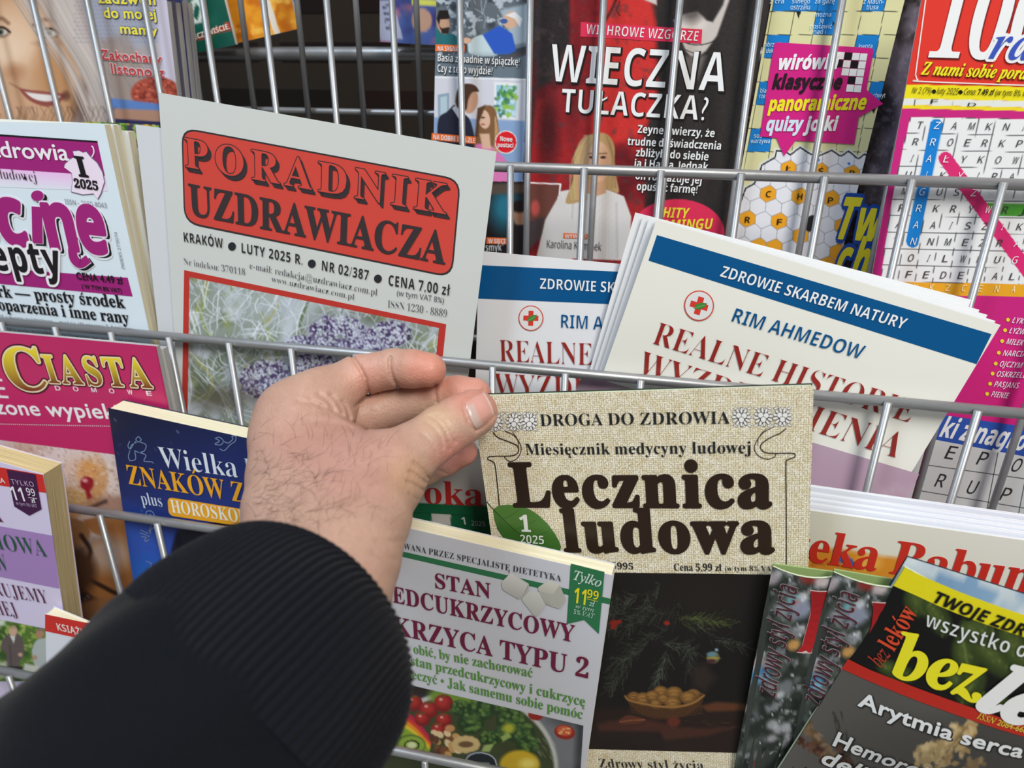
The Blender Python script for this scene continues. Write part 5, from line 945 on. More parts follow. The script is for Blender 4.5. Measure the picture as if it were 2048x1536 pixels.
# two bowed winter-cover magazines and the dark herbal magazine, right foreground
fr(1500, 960, .37509)
def bulge(flat, tl, ang, R_, amp, z0, z1):
    a = math.radians(ang); q = flat.uv([tl])[0]; s0 = q[0] * math.cos(a) + q[1] * math.sin(a); pz = flat.p0[2]
    def f(u, v):
        s = u * math.cos(a) + v * math.sin(a) - s0; k = np.clip((pz + v - z0) / (z1 - z0), 0, 1); k = k * k * (3 - 2 * k)
        return amp * np.clip(1 - ((s - R_) / R_) ** 2, 0, 1) * k
    return f
def f_snow(ox, oy):
    def f(c):
        r = np.random.RandomState(8); k = c.X + (c.Y - 500) * .27; q = Cv((c.X + (c.Y - 480) * (.245 if ox == 0 else .29)) - ox, c.Y - oy); q.fill((44, 50, 44)); q.blotch(70, .48, (84, 92, 84), 3, .25); q.blotch(60, .56, (26, 30, 28), 6, .2); q.blotch(46, .62, (130, 132, 134), 9, .15)
        for i in range(150):
            x, y, s = r.uniform(60, 560), r.uniform(430, 1700), r.uniform(4, 46) * r.uniform(.3, 1); q.ell(x, y, s, s * .85, [(176, 176, 182), (214, 214, 216), (120, 122, 126), (190, 184, 190)][i % 4], soft=.7, a=r.uniform(.4, .9))
        for x, y, s, col in ((330, 505, 54, (150, 40, 34)), (270, 640, 34, (120, 180, 190)), (290, 655, 22, (190, 90, 70)), (400, 540, 40, (206, 190, 190)), (130, 525, 40, (190, 176, 180)), (330, 880, 34, (216, 160, 90)), (170, 990, 60, (190, 170, 170)), (190, 1040, 52, (70, 140, 190)), (215, 1060, 30, (150, 196, 220)), (60, 1230, 80, (160, 160, 162)), (300, 1520, 30, (170, 60, 54)), (320, 690, 60, (150, 156, 176)), (150, 780, 40, (60, 60, 56))): q.ell(x, y, s, s * .85, col, soft=.7, a=.9)
        for i in range(120): q.ell(r.uniform(60, 560), r.uniform(430, 1700), 3.5, 3.5, (236, 236, 238), soft=.8, a=.8)
        c.c = q.c
    return f
for i, (tl, bl, ox, oy, y, ta, tb_, lb, red) in enumerate((((120, 462), (-85, 1536), 0, 0, .2546, (132, 1158), (254, 574), 'bowed winter-tree magazine with upright maroon lettering, next to the burlap one', [(318, 583), (415, 588), (398, 660), (380, 760), (330, 922), (248, 918), (276, 880), (318, 720), (330, 640)]),
                                                      ((445, 492), (135, 1536), 320, 36, .2512, (376, 1206), (578, 614), 'bowed winter-tree magazine with upright maroon lettering, half under the dark herbal one', [(648, 645), (745, 650), (730, 720), (700, 820), (650, 985), (575, 985), (600, 940), (650, 780), (660, 700)]))):
    sh = S((400, 900), y); sh.bend = bulge(sh, tl, (2, 0)[i], (.0132, .0155)[i], .0045, 1.085, 1.14); M = Mag('magazine', lb, 'magazine', sh, tl, bl, floor=F4, w=.075, edge='L', thick=.0022, col=(60, 64, 60), g=1.0, pages=M_PGRN, nu=24, nv=8)
    M.paint(f_snow(ox, oy), 110, 170, v1=.72, ly=.5); M.text('zdrowy styl życia', ta, tb_, 76, 'N', (168, 166, 168), .022, 3, .02); M.text('zdrowy styl życia', ta, tb_, 76, 'N', (84, 36, 44), .004, 5, .02); M.poly(red, (214, 190, 186), 3, 'red_letter'); M.poly([(x + 4 if x < 330 + 320 * i else x - 4, yy + (5 if yy < 700 else -5)) for x, yy in red], (150, 26, 30), 4, 'red_letter', (180, 32, 36))
    M.done()
    sh2 = S((400, 900), y + .0023); a2 = (tl[0] + 4, tl[1] - 14); b2 = (bl[0] + 4, bl[1])
    q = M.root; m2 = MB(); A, B = sh2.uv([a2])[0], sh2.uv([b2])[0]; dn = (B - A) / np.linalg.norm(B - A); e = np.array([-dn[1], dn[0]]); g_ = [(A + e * .074 * u / 16 + dn * .15 * v) for v in (0, 1) for u in range(17)]
    F_, B_ = sh2.pos(np.array(g_)), sh2.pos(np.array(g_), -.0008); m2.add(np.concatenate([F_, B_]), [f for u in range(16) for f in ((u, 17 + u, 18 + u, u + 1), (34 + u, 35 + u, 52 + u, 51 + u), (u, u + 1, 35 + u, 34 + u))], lin((150, 172, 112))); m2.build('inner_page', M_INK, q)

def f_dark(c):
    X, Y = c.X, c.Y; r = np.random.RandomState(13); c.fill((20, 20, 18))
    base = (Y - 1000) - (X - 520) * .40   # direction of the title rows
    for lx, ly, a, l, w in ((1150, 930, 80, 150, 120), (1300, 940, 40, 230, 130), (1210, 800, 10, 130, 130), (780, 1020, 20, 150, 80), (1100, 1060, 60, 120, 90), (1180, 1100, -60, 150, 110), (1420, 900, 60, 200, 150), (900, 640, 80, 120, 130), (1000, 730, 60, 150, 100), (1300, 1180, 10, 150, 70)):
        c.ell(lx, ly, l * .75, w * .62, (52, 66, 28), rot=a, soft=.3, a=.9); c.ell(lx - 10, ly - 10, l * .5, w * .3, (84, 98, 44), rot=a, soft=.9, a=.7); t = math.radians(a); c.line([(lx - l * .7 * math.cos(t), ly - l * .7 * math.sin(t)), (lx + l * .7 * math.cos(t), ly + l * .7 * math.sin(t))], 4, (110, 124, 66), 3, .7)
        for k in range(-3, 4): x, y = lx + l * .18 * k * math.cos(t), ly + l * .18 * k * math.sin(t); c.line([(x, y), (x + 40 * math.cos(t + 1), y + 40 * math.sin(t + 1))], 2.5, (96, 110, 56), 2, .6); c.line([(x, y), (x + 40 * math.cos(t - 1), y + 40 * math.sin(t - 1))], 2.5, (96, 110, 56), 2, .6)
    # grey lower picture
    low = [(400, 995), (500, 985), (620, 1050), (800, 1120), (1000, 1195), (1200, 1270), (1461, 1352), (1900, 1500), (1900, 2400), (-200, 2400), (-200, 1800)]
    m = np.clip(.5 - c.sd(low) / 4, 0, 1)[:, None]; d = Cv(X, Y); d.grad((500, 1100), (90, 87, 82), (1100, 1500), (72, 69, 65)); d.ell(1060, 1160, 240, 90, (100, 97, 92), soft=1.3, a=.5)
    def tuft(x, y, l, a, n, col, s):
        for i in range(n):
            q = r.uniform(0, 1); px, py = x + l * q * math.cos(a), y + l * q * math.sin(a); v = r.uniform(-26, 26); d.ell(px + r.uniform(-1, 1) * s * 2.0 * (1.1 - q * .6), py + r.uniform(-1, 1) * s * 2.0 * (1.1 - q * .6), s, s * .6, (col[0] + v, col[1] + v, col[2] + v), rot=r.uniform(0, 180), soft=.4)
    tuft(470, 1560, 330, -2.15, 60, (116, 92, 66), 17); tuft(400, 1480, 200, -2.5, 36, (84, 50, 34), 15); tuft(560, 1600, 230, -2.0, 50, (72, 46, 32), 15); tuft(520, 1540, 120, -1.7, 26, (64, 40, 28), 12)
    d.line([(560, 1536), (505, 1420), (460, 1330), (450, 1240)], 5, (60, 52, 40), 3, .9, True)
    for k in range(16): x, y = 462 + k * 4, 1260 + k * 14; d.line([(x, y), (x - 22, y - 22)], 4, (46, 48, 40), 2, .9); d.line([(x, y), (x + 24, y - 18)], 4, (46, 48, 40), 2, .9)
    tuft(960, 1540, 280, -.95, 46, (186, 160, 112), 24); tuft(900, 1480, 150, -.4, 26, (196, 170, 120), 26); tuft(1080, 1500, 260, -1.1, 40, (176, 148, 100), 22); tuft(1100, 1600, 180, -.7, 30, (150, 124, 84), 22); tuft(700, 1700, 200, -1.2, 40, (110, 76, 54), 20)
    d.line([(930, 1620), (1050, 1450), (1180, 1290)], 6, (120, 98, 66), 4, .8, True)
    c.c = c.c * (1 - m) + d.c * m
sh = S((900, 900), .2474); sh.bend = bulge(sh, (826, 466), -14, .070, .0185, 1.095, 1.165)
M = Mag('magazine', 'dark herbal magazine with yellow top band and large yellow and white title, lower right corner', 'magazine', sh, (826, 466), (215, 1446), floor=F4, w=.142, edge='L', thick=.0028, col=(26, 26, 24), g=1.0, pages=M_PGRN, nu=30, nv=20)
M.paint(f_dark, 190, 190, v1=.72)
M.poly([(826, 462), (860, 484), (950, 524), (1100, 588), (1250, 645), (1461, 718), (2100, 960), (2100, 1090), (1461, 836), (1200, 748), (1000, 668), (880, 612), (764, 562)], (232, 216, 30), 2, 'title_band')
M.text('TWOJE ZDROWIE', (975, 646), (1700, 905), 66, 'NBI', (24, 24, 20), .01, 5, .0, 'title_lettering')
M.poly([(522, 952), (640, 1010), (800, 1072), (1000, 1146), (1200, 1216), (1461, 1302), (2000, 1480), (2000, 1545), (1461, 1366), (1200, 1284), (1000, 1214), (800, 1138), (630, 1068), (488, 1004)], (186, 44, 32), 3, 'colour_band')
M.tp = 'issue_lettering'; M.text('ISSN 2084-6668', (1204, 1264), (1488, 1350), 32, 'SI', (226, 200, 70), .006, 5)
M.tp = 'spine_lettering'; M.text('bez', (696, 996), (752, 926), 62, 'SI', (176, 60, 44), .004, 5); M.text('leków', (766, 912), (896, 700), 74, 'SB', (214, 74, 44), .0, 5)
M.tp = 'heading_lettering'; M.text('wszystko o', (926, 772), (1460, 944), 84, 'NB', (226, 226, 222), -.016, 5, .02)
M.text('bez', (760, 1036), (1236, 1160), 240, 'SBI', (236, 224, 40), .014, 6, -.02, 'title_lettering'); M.text('leków', (1206, 1204), (2150, 1460), 268, 'SBI', (236, 234, 230), .03, 7, .0, 'title_lettering')
M.tp = 'topic_lettering'
for t, a, b, h in (('Arytmia serca', (575, 1196), (1440, 1474), 78), ('Hemoroidy', (440, 1408), (1040, 1606), 78), ('delikatny', (372, 1500), (930, 1690), 78)):
    M.text(t, (a[0] + 5, a[1] + 6), (b[0] + 5, b[1] + 6), h, 'd', (40, 38, 38), .05, 4, .02); M.text(t, a, b, h, 'd', (232, 232, 230), .024, 6, .02)
root = M.done()
def f_sky(c):
    c.grad((900, 440), (120, 156, 196), (1400, 640), (150, 182, 214)); c.blotch(120, .52, (206, 216, 226), 3, .15); c.blotch(70, .58, (230, 234, 238), 6, .1, .8)
sh3 = S((900, 900), .2503); A, B = sh3.uv([(832, 452)])[0], sh3.uv([(222, 1440)])[0]; dn = (B - A) / np.linalg.norm(B - A); e = np.array([-dn[1], dn[0]])
m3 = MB(); nu, nv = 60, 24; g_ = np.array([A + e * (-.001 + .142 * u / nu) + dn * (.10 * v / nv - .0035) for v in range(nv + 1) for u in range(nu + 1)]); F_ = sh3.pos(g_); k = (project(F_) - np.array(FR[:2])) / FR[2]; cv = Cv(k[:, 0], k[:, 1]); f_sky(cv); q = nu + 1
m3.add(F_, [(j * q + i, (j + 1) * q + i, (j + 1) * q + i + 1, j * q + i + 1) for j in range(nv) for i in range(nu)], np.clip(lin(np.clip(cv.c, 0, 255)), 0, .9)); B_ = sh3.pos(g_, -.001)
m3.add(B_, [(j * q + i, j * q + i + 1, (j + 1) * q + i + 1, (j + 1) * q + i) for j in range(nv) for i in range(nu)], lin((60, 70, 80))); m3.build('inner_page', M_INK, root)
# ---------------------------------------------------------------- the person: left hand and dark knit sleeve
fr(460, 660, .32548)
def H3(x, y, d, scr=False):
    p = np.array([[x, y]], float) if scr else P((x, y)); return CAM + rays(p)[0] * d
def CH(*q): return [(H3(x, y, d), r * FR[2] * d / FPX) for x, y, d, r in q]
PALM = [CH((395, 560, .300, 205), (380, 700, .294, 238), (350, 900, .281, 236), (335, 1100, .265, 244), (330, 1400, .243, 250), (440, 1750, .216, 225)),
        CH((500, 620, .300, 200), (640, 800, .286, 235), (600, 1050, .262, 262), (560, 1350, .237, 262), (575, 1750, .210, 235)),
        CH((820, 880, .276, 190), (925, 965, .266, 222), (850, 1150, .251, 258), (780, 1400, .231, 248), (670, 1780, .207, 215))]
INDEX = CH((430, 540, .300, 200), (600, 400, .306, 172), (785, 283, .311, 128), (1010, 236, .3085, 119), (1120, 238, .306, 116), (1222, 245, .304, 107))
MIDDLE = CH((560, 700, .305, 150), (775, 540, .317, 140), (1000, 462, .3205, 132), (1275, 405, .318, 112), (1400, 395, .3165, 112), (1500, 400, .3150, 108))
RING = CH((620, 860, .305, 150), (900, 900, .325, 115), (1200, 846, .322, 104), (1320, 795, .318, 98), (1432, 745, .3145, 90))
LITTLE = CH((560, 980, .296, 140), (800, 1000, .322, 105), (1010, 955, .326, 92), (1120, 900, .322, 84))
THUMB = CH((860, 930, .266, 200), (1000, 830, .271, 205), (1135, 737, .277, 172), (1220, 682, .2805, 160), (1298, 624, .2845, 160), (1400, 562, .2890, 153), (1500, 510, .2925, 146))
h_ = .0006
allp = [q for ch in PALM + [INDEX, MIDDLE, RING, LITTLE, THUMB] for q in ch]
lo = np.min([p - r for p, r in allp], 0) - .003; hi = np.max([p + r for p, r in allp], 0) + .003
nx, ny, nz_ = [int(math.ceil(v)) for v in (hi - lo) / h_]
GX = (lo[0] + h_ * np.arange(nx)).astype(np.float32); GY = (lo[1] + h_ * np.arange(ny)).astype(np.float32); GZ = (lo[2] + h_ * np.arange(nz_)).astype(np.float32)
def chain(X, Y, Z, ch, flat=None):
    out = None
    for (a, ra), (b, rb) in zip(ch[:-1], ch[1:]):
        e = (b - a).astype(np.float32); wx, wy, wz = X - np.float32(a[0]), Y - np.float32(a[1]), Z - np.float32(a[2])
        t = np.clip((wx * e[0] + wy * e[1] + wz * e[2]) / np.float32(e @ e), 0, 1)
        d = np.sqrt((wx - e[0] * t) ** 2 + (wy - e[1] * t) ** 2 + (wz - e[2] * t) ** 2) - (np.float32(ra) + np.float32(rb - ra) * t)
        out = d if out is None else smin(out, d, .002)
    return out
def smin(a, b, k):
    h = np.clip(.5 + .5 * (b - a) / k, 0, 1); return b * (1 - h) + a * h - k * h * (1 - h)
GROOVES = [([(742, 150), (775, 200), (808, 250), (838, 320), (850, 395)], 11, .0013), ([(984, 168), (982, 230), (998, 290), (1034, 348)], 11, .0013), ([(1264, 338), (1262, 390), (1270, 445)], 9, .0010),
           ([(770, 470), (800, 440), (850, 400)], 9, .0008), ([(420, 440), (520, 452), (620, 490), (720, 545), (835, 616)], 12, .0008), ([(545, 395), (600, 430), (640, 490)], 16, .0007), ([(620, 400), (660, 440), (692, 505)], 15, .0007), ([(490, 420), (545, 455), (580, 500)], 16, .0004), ([(690, 440), (715, 480), (735, 540)], 13, .0006),
           ([(1225, 528), (1275, 556), (1318, 610), (1345, 690), (1350, 735)], 9, .0008), ([(1262, 520), (1318, 560), (1362, 630), (1385, 690)], 9, .0007), ([(1200, 560), (1255, 600), (1296, 660), (1310, 720)], 10, .0005), ([(1180, 640), (1240, 690), (1270, 760)], 10, .0004),
           ([(1130, 815), (1175, 850), (1215, 905)], 10, .0009), ([(1105, 870), (1150, 900), (1200, 935)], 10, .0009), ([(1085, 930), (1140, 955), (1185, 985)], 9, .0007), ([(1100, 1010), (1150, 1040)], 9, .0005), ([(900, 1290), (1000, 1300), (1060, 1290)], 14, .0006), ([(880, 1370), (960, 1400), (1030, 1410)], 12, .0005),
           ([(1432, 446), (1448, 520), (1478, 590), (1512, 618)], 9, .0007), ([(1440, 440), (1490, 388), (1560, 372)], 8, .0005), ([(1512, 618), (1570, 586), (1630, 520)], 8, .0006), ([(500, 560), (640, 575), (760, 610)], 22, .0005), ([(1280, 860), (1330, 880)], 9, .0006)]
def field(X, Y, Z):
    k = .012; palm = chain(X, Y, Z, PALM[0]); palm = smin(palm, chain(X, Y, Z, PALM[1]), .02); palm = smin(palm, chain(X, Y, Z, PALM[2]), .018)
    d = smin(palm, chain(X, Y, Z, THUMB), .011)
    for f, kk in ((INDEX, .012), (MIDDLE, .006), (RING, .006), (LITTLE, .006)): d = np.minimum(d, smin(palm, chain(X, Y, Z, f), kk))
    # skin folds, cut where the photograph shows them (only in the skin facing outwards)
    near = np.abs(d) < .004
    if near.any():
        w = np.stack([(X + 0 * d)[near], (Y + 0 * d)[near], (Z + 0 * d)[near]], 1).astype(float); px = (project(w) - np.array(FR[:2])) / FR[2]; dep = (w - CAM) @ RW[1]; add = np.zeros(len(w))
        for pts, wd, am in GROOVES:
            p = crom(np.array(pts, float), 3); q = np.full(len(w), 1e18); m = (px[:, 0] > p[:, 0].min() - 60) & (px[:, 0] < p[:, 0].max() + 60) & (px[:, 1] > p[:, 1].min() - 60) & (px[:, 1] < p[:, 1].max() + 60)
            if not m.any(): continue
            x, y = px[m, 0], px[m, 1]; qq = np.full(m.sum(), 1e18)
            for i in range(len(p) - 1):
                e = p[i + 1] - p[i]; wx, wy = x - p[i][0], y - p[i][1]; t = np.clip((wx * e[0] + wy * e[1]) / (e @ e), 0, 1); qq = np.minimum(qq, (wx - e[0] * t) ** 2 + (wy - e[1] * t) ** 2)
            add[m] += 1.15 * am * np.exp(-qq / (wd * wd * 1.0))
        v = d[near]; d[near] = v + add.astype(d.dtype)
    return d
def banded(B=12):
    nb = [int(math.ceil(n / B)) for n in (nx, ny, nz_)]; D = np.empty((nb[0] * B, nb[1] * B, nb[2] * B), np.float32); ar = [lo[q] + h_ * np.arange(nb[q] * B) for q in range(3)]
    cen = [lo[q] + h_ * (np.arange(nb[q]) * B + (B - 1) / 2) for q in range(3)]; c = field(cen[0].astype(np.float32)[:, None, None], cen[1].astype(np.float32)[None, :, None], cen[2].astype(np.float32)[None, None, :])
    lim = h_ * B * .87 + .004
    for i in range(nb[0]):
        for j in range(nb[1]):
            for k in range(nb[2]):
                sl = tuple(slice(q * B, q * B + B) for q in (i, j, k))
                if abs(c[i, j, k]) > lim: D[sl] = c[i, j, k]
                else: D[sl] = field(ar[0][sl[0]].astype(np.float32)[:, None, None], ar[1][sl[1]].astype(np.float32)[None, :, None], ar[2][sl[2]].astype(np.float32)[None, None, :])
    return D
D_ = banded()
def surface_nets(D, lo, h):
    s = D < 0; c = [s[i:s.shape[0] - 1 + i, j:s.shape[1] - 1 + j, k:s.shape[2] - 1 + k] for i in (0, 1) for j in (0, 1) for k in (0, 1)]
    n = sum(q.astype(np.int8) for q in c); act = (n > 0) & (n < 8); idx = np.full(act.shape, -1, np.int64); ii = np.argwhere(act); idx[act] = np.arange(len(ii))
    val = {(i, j, k): D[ii[:, 0] + i, ii[:, 1] + j, ii[:, 2] + k] for i in (0, 1) for j in (0, 1) for k in (0, 1)}
    acc = np.zeros((len(ii), 3)); cnt = np.zeros(len(ii))
    cor = [(i, j, k) for i in (0, 1) for j in (0, 1) for k in (0, 1)]
    for a in cor:
        for ax in range(3):
            if a[ax]: continue
            b = list(a); b[ax] = 1; va, vb = val[a], val[tuple(b)]; m = (va < 0) != (vb < 0); t = np.where(m, va / np.where(m, va - vb, 1), 0)
            p = np.tile(np.array(a, float), (len(ii), 1)); p[:, ax] += t; acc += p * m[:, None]; cnt += m
    V = lo + h * (ii + acc / cnt[:, None]); F = []
    for ax in range(3):
        sl0 = [slice(1, -1)] * 3; sl0[ax] = slice(0, -1); sl1 = [slice(1, -1)] * 3; sl1[ax] = slice(1, None)
        A, B = s[tuple(sl0)], s[tuple(sl1)]; e = np.argwhere(A != B); off = np.ones(3, int); off[ax] = 0; e = e + off; o1, o2 = [q for q in range(3) if q != ax]
        def at(d1, d2): q = e.copy(); q[:, o1] -= d1; q[:, o2] -= d2; return idx[q[:, 0], q[:, 1], q[:, 2]]
        q = np.stack([at(1, 1), at(0, 1), at(0, 0), at(1, 0)], 1); fl = s[e[:, 0], e[:, 1], e[:, 2]]
        if ax == 1: fl = ~fl
        q[~fl] = q[~fl][:, ::-1]; F.append(q)
    return V, np.concatenate(F)
HV, HF = surface_nets(D_, lo, h_)
# relax slightly
def relax(V, F, it, w=.5):
    a = np.concatenate([F[:, [0, 1]], F[:, [1, 2]], F[:, [2, 3]], F[:, [3, 0]]]); a = np.concatenate([a, a[:, ::-1]])
    n = np.bincount(a[:, 0], minlength=len(V))[:, None]
    for _ in range(it):
        m = np.stack([np.bincount(a[:, 0], V[a[:, 1], k], minlength=len(V)) for k in range(3)], 1) / n; V = V * (1 - w) + m * w
    return V
HV = relax(HV, HF, 2)
person = empty('person', H3(600, 1100, .255), 'bare left hand and dark navy knitted sleeve, pinching the burlap magazine by its corner', 'person')
# skin: warmer on fingertips and knuckles, paler over the thumb tendons
pxh = (project(HV) - np.array(FR[:2])) / FR[2]; cv = Cv(pxh[:, 0], pxh[:, 1]); cv.fill((186, 148, 129)); cv.ell(1230, 240, 170, 140, (206, 136, 116), soft=1.0, a=.85); cv.ell(1500, 390, 170, 130, (204, 136, 118), soft=1., a=.8); cv.ell(1420, 790, 150, 120, (206, 132, 118), soft=1., a=.8)
cv.ell(850, 290, 130, 130, (204, 146, 128), soft=1., a=.7); cv.ell(640, 700, 330, 130, (184, 136, 122), soft=1.2, a=.8); cv.ell(760, 900, 330, 160, (186, 140, 126), soft=1.2, a=.8); cv.ell(1270, 540, 110, 80, (200, 164, 132), soft=1.2, a=.7); cv.ell(1090, 900, 120, 120, (194, 154, 122), soft=1.1, a=.7); cv.ell(1560, 470, 130, 120, (196, 138, 120), soft=1., a=.7); cv.ell(350, 620, 200, 200, (186, 140, 124), soft=1.2, a=.5)
cv.noise(150, 7, 5); cv.noise(26, 5, 8)
ms = mat('skin', rough=.46, spec=.35, attr='Col'); ms_b = BS(ms); ms_b.inputs['Subsurface Weight'].default_value = .12; ms_b.inputs['Subsurface Radius'].default_value = (.9, .35, .2); ms_b.inputs['Subsurface Scale'].default_value = .004
_t = N(ms, 'ShaderNodeTexCoord'); _v1 = N(ms, 'ShaderNodeTexVoronoi', Scale=900.); _n2 = N(ms, 'ShaderNodeTexNoise', Scale=420., Detail=4.); L(ms, _t.outputs['Object'], _v1.inputs['Vector']); L(ms, _t.outputs['Object'], _n2.inputs['Vector']); _m = N(ms, 'ShaderNodeMath', operation='ADD'); L(ms, _v1.outputs['Distance'], _m.inputs[0]); L(ms, _n2.outputs['Fac'], _m.inputs[1]); bump(ms, _m.outputs[0], .22, .0006)
mb_ = MB(); mb_.add(HV, HF, np.clip(lin(np.clip(cv.c, 0, 255)), 0, 1)); HAND = mb_.build('hand', ms, person, True)
# march along a camera ray to the skin
def onskin(p, lift=0., d0=.16):
    d = rays(P(p)); t = np.full(len(d), d0)
    for _ in range(60):
        w = CAM + d * t[:, None]; g = field(w[:, 0].astype(np.float32)[:, None], w[:, 1].astype(np.float32)[:, None], w[:, 2].astype(np.float32)[:, None])[:, 0]; t += np.clip(g * .8, -.004, .02)
    return CAM + d * (t - lift)[:, None]
# thumbnail
def nail_patch(a0, a1, b0, b1, nu, nv, bul):
    u, v = np.meshgrid(np.linspace(0, 1, nu), np.linspace(0, 1, nv)); u = u.ravel()[:, None]; v = v.ravel()[:, None]
    a0, a1, b0, b1 = map(np.array, (a0, a1, b0, b1)); p = (a0 * (1 - u) + a1 * u) * (1 - v) + (b0 * (1 - u) + b1 * u) * v
    mid = (a1 - a0 + b1 - b0) / 2.; mid = mid / np.linalg.norm(mid); p = p + mid * (np.where(u > .5, 1, -1) * bul * 4 * v * (1 - v) * np.abs(2 * u - 1)) ; p = p + mid * 0
    ax = (a0 + b0) / 2 * 0 + np.array([.85, -.55]); p = p + ax * ((1 - (2 * v - 1) ** 2) * (14 * u - 6)) ; return p
pn = nail_patch((1442, 448), (1560, 384), (1512, 608), (1622, 520), 22, 22, 0)
wn = onskin(pn, .0002); mn_ = MB(); k = 22; cc_ = np.zeros((len(pn), 3)); uu = np.tile(np.linspace(0, 1, k), k); lun = np.clip((.36 - uu) / .08 + .5 - 0, 0, 1)[:, None]; vv_ = np.repeat(np.linspace(0, 1, k), k); lun = lun * np.clip((vv_[:, None] - .08) * 8, 0, 1)
cc_ = lin((205, 150, 136)) * (1 - lun) + lin((198, 168, 158)) * lun; ed = np.clip((uu[:, None] - .93) / .07, 0, 1); cc_ = cc_ * (1 - ed) + lin((222, 206, 196)) * ed
nrm = -RW[1]; rim_ = np.minimum(np.minimum(uu, 1 - uu), np.minimum(vv_, 1 - vv_)); wn = wn + nrm * (np.minimum(rim_ / .12, 1) * .0005)[:, None]
mn_.add(wn, [(j * k + i, (j + 1) * k + i, (j + 1) * k + i + 1, j * k + i + 1) for j in range(k - 1) for i in range(k - 1)], cc_)
mnl = mat('nail', rough=.24, spec=.5, attr='Col'); mn_.build('thumbnail', mnl, HAND, True, person.location)
# fine dark hair on the wrist and back of the hand
mh_ = MB(); rh = np.random.RandomState(17); roots, dirs = [], []
while len(roots) < 300:
    x, y = rh.uniform(110, 1000), rh.uniform(560, 1280)
    dens = .7 * math.exp(-((x - 330) / 380) ** 2 - ((y - 1010) / 260) ** 2) + .35 * math.exp(-((x - 780) / 200) ** 2 - ((y - 760) / 120) ** 2)
    if x < 100 + (y < 600) * 60 or rh.uniform() > dens: continue
    a = (-.2 - 1.2 * (x / 1000.)) + rh.normal(0, .42); roots.append((x, y)); dirs.append((a, rh.uniform(60, 150), rh.normal(0, .4)))
seg = 6; pts = []
for (x, y), (a, l, b) in zip(roots, dirs):
    for i in range(seg): t = i / (seg - 1); pts.append((x + l * t * math.cos(a + b * t), y + l * t * math.sin(a + b * t)))
lift = np.tile(np.array([-.0003, .0003, .0007, .0010, .0011, .0010]), len(roots)); w = onskin(np.array(pts), lift)
for i in range(len(roots)):
    q = w[i * seg:(i + 1) * seg]
    if np.linalg.norm(np.diff(q, axis=0), axis=1).max() < .006: tube(mh_, q, np.array([.000032, .000032, .00003, .000028, .000024, .000012]), 4, lin((52, 36, 30)))
mhair = mat('dark_hair', tuple(lin((60, 40, 32))), .5); hr = mh_.build('arm_hair', mhair, HAND, True, person.location); hr['kind'] = 'stuff'

# knit cuff and sleeve
fr()
R2 = RW.T @ np.array([0, 0, 0]) ; cam_r, cam_f, cam_u = RW
def loft(secs, nseg, disp, nlen):
    C_ = crom(np.array([H3(x, y, d, True) for x, y, d, r in secs]), nlen); R_ = crom(np.array([[r, 0] for *_, r in secs]), nlen)[:, 0]; n = len(C_); ang = np.linspace(0, 2 * np.pi, nseg, endpoint=False); V = []; s = 0
    A0 = TIPAX
    for i in range(n):
        t = C_[max(i - 1, 0)] - C_[min(i + 1, n - 1)]; t /= np.linalg.norm(t); k = min(1, i / (n * .45)); ax = A0 * (1 - k) + t * k; ax /= np.linalg.norm(ax)
        e1 = np.cross(ax, cam_f); e1 /= np.linalg.norm(e1); e2 = np.cross(ax, e1)
        if i: s += np.linalg.norm(C_[i] - C_[i - 1])
        rr = R_[i] + disp(ang, s, i / (n - 1)); V.append(C_[i] + rr[:, None] * (np.cos(ang)[:, None] * e1 + np.sin(ang)[:, None] * e2))
    return np.array(V)
TIPAX = (cam_r * .85 + cam_u * .52) * .37 + cam_f * .93; TIPAX /= np.linalg.norm(TIPAX)
def tube_mesh(V, closed_start=True):
    n, k, _ = V.shape; f = [(i * k + j, (i + 1) * k + j, (i + 1) * k + (j + 1) % k, i * k + (j + 1) % k) for i in range(n - 1) for j in range(k)]; return V.reshape(-1, 3), f
def fabric(name, col, sc, st):
    m = mat(name, col, .92, spec=.12); m.node_tree.nodes['Principled BSDF'].inputs['Sheen Weight'].default_value = .06; m.node_tree.nodes['Principled BSDF'].inputs['Sheen Roughness'].default_value = .5
    t = N(m, 'ShaderNodeTexCoord'); n = N(m, 'ShaderNodeTexNoise', Scale=sc, Detail=5.); L(m, t.outputs['Object'], n.inputs['Vector']); bump(m, n.outputs['Fac'], st, .0008)
    r = N(m, 'ShaderNodeValToRGB'); r.color_ramp.elements[0].color = (*[c * .75 for c in col], 1); r.color_ramp.elements[1].color = (*[c * 1.3 for c in col], 1); L(m, n.outputs['Fac'], r.inputs[0]); L(m, r.outputs[0], BS(m).inputs['Base Color']); return m
NV = tuple(lin((18, 19, 25)))
RIBS = 104
def d_cuff(a, s, t):
    roll = -.0022 * math.exp(-(s / .0016) ** 2) if s > 0 else -.003
    return .00048 * np.cos(RIBS * a) + roll + .0016 * np.sin(3 * a + 1.) * t + .0012 * math.sin(math.pi * t)
SECS = [(588, 1284, .2150, .0398), (560, 1316, .2085, .0412), (518, 1360, .2030, .0424), (472, 1408, .1985, .0428)]
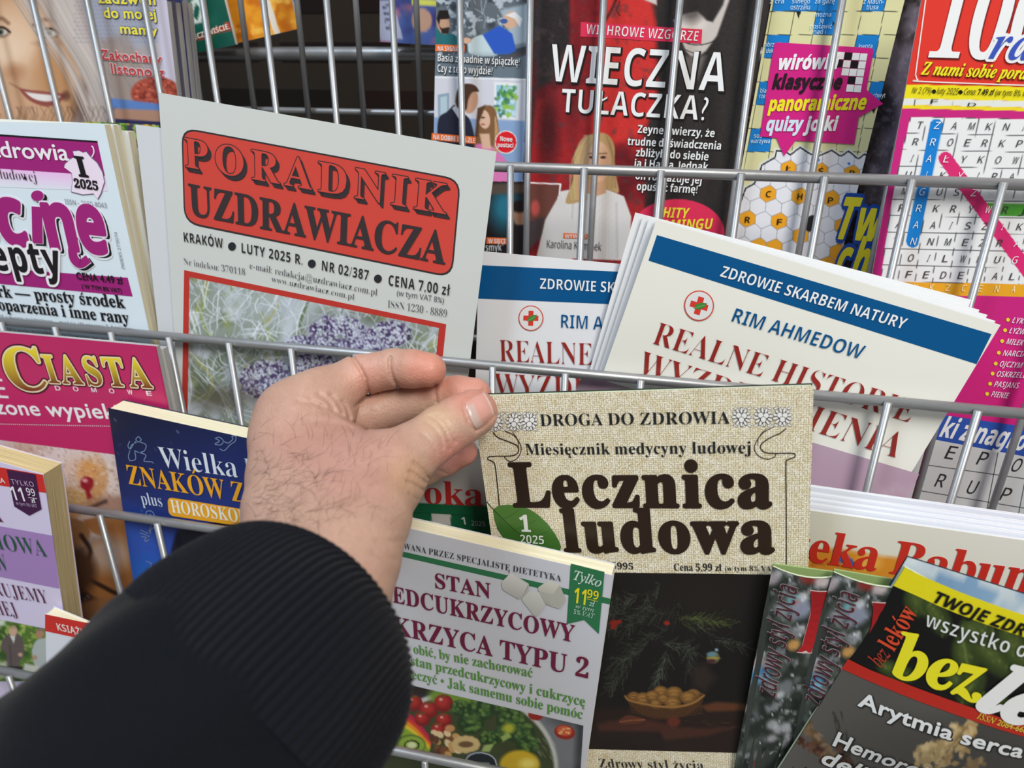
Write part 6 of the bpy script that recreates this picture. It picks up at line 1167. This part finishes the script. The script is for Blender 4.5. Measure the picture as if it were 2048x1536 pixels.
V1 = loft(SECS, RIBS * 6, d_cuff, 9)
Vi = V1[:1] - 0; cen = V1[0].mean(0); inner1 = cen + (V1[0] - cen) * .955 - TIPAX * .001; inner2 = cen + (V1[0] - cen) * .93 - TIPAX * .012
V1 = np.concatenate([inner2[None], inner1[None], V1], 0); v, f = tube_mesh(V1); mc = MB(); mc.add(v, f); CUFF = mc.build('ribbed_cuff', fabric('navy_rib_knit', NV, 1500., .5), person, True)
rf = np.random.RandomState(31); fz = MB(); cc0 = V1[2:].mean(1)
for _ in range(1100):
    i = int(rf.randint(2, V1.shape[0] * .75)); j = rf.randint(V1.shape[1]); p0 = V1[i, j]; o = p0 - cc0[i - 2]; o /= np.linalg.norm(o); o = o + rf.normal(0, .55, 3); o /= np.linalg.norm(o); l = rf.uniform(.0006, .0017); b_ = rf.normal(0, .35, 3)
    tube(fz, [p0 - o * .0002, p0 + o * l * .5, p0 + (o + b_) * l], np.array([.00003, .000025, .000014]), 3, (1, 1, 1), False)
fzo = fz.build('lint_fuzz', mat('navy_lint', tuple(lin((44, 46, 58))), .9), CUFF, True, person.location); fzo['kind'] = 'stuff'
def d_slv(a, s, t):
    e = .0035 * (1 - math.exp(-(s / .006) ** 2)); return e - .0016 + .0011 * np.sin(2 * a + 40 * s) * min(1, s * 30) + .0010 * np.sin(5 * a - 90 * s) * min(1, s * 30) + .0007 * np.sin(9 * a + 130 * s)
V2 = loft([(482, 1400, .1990, .0432), (420, 1462, .1950, .0432), (330, 1545, .1910, .0418), (200, 1665, .1870, .0415), (0, 1850, .1830, .0425), (-300, 2120, .1790, .0440)], 200, d_slv, 12)
v, f = tube_mesh(V2); n_, k_ = V2.shape[:2]; v = np.vstack([v, V2[-1].mean(0)[None]]); f += [((n_ - 1) * k_ + (j + 1) % k_, (n_ - 1) * k_ + j, n_ * k_) for j in range(k_)]
mc = MB(); mc.add(v, f); mc.build('sleeve', fabric('navy_sleeve_knit', tuple(lin((13, 15, 20))), 900., .4), person, True)
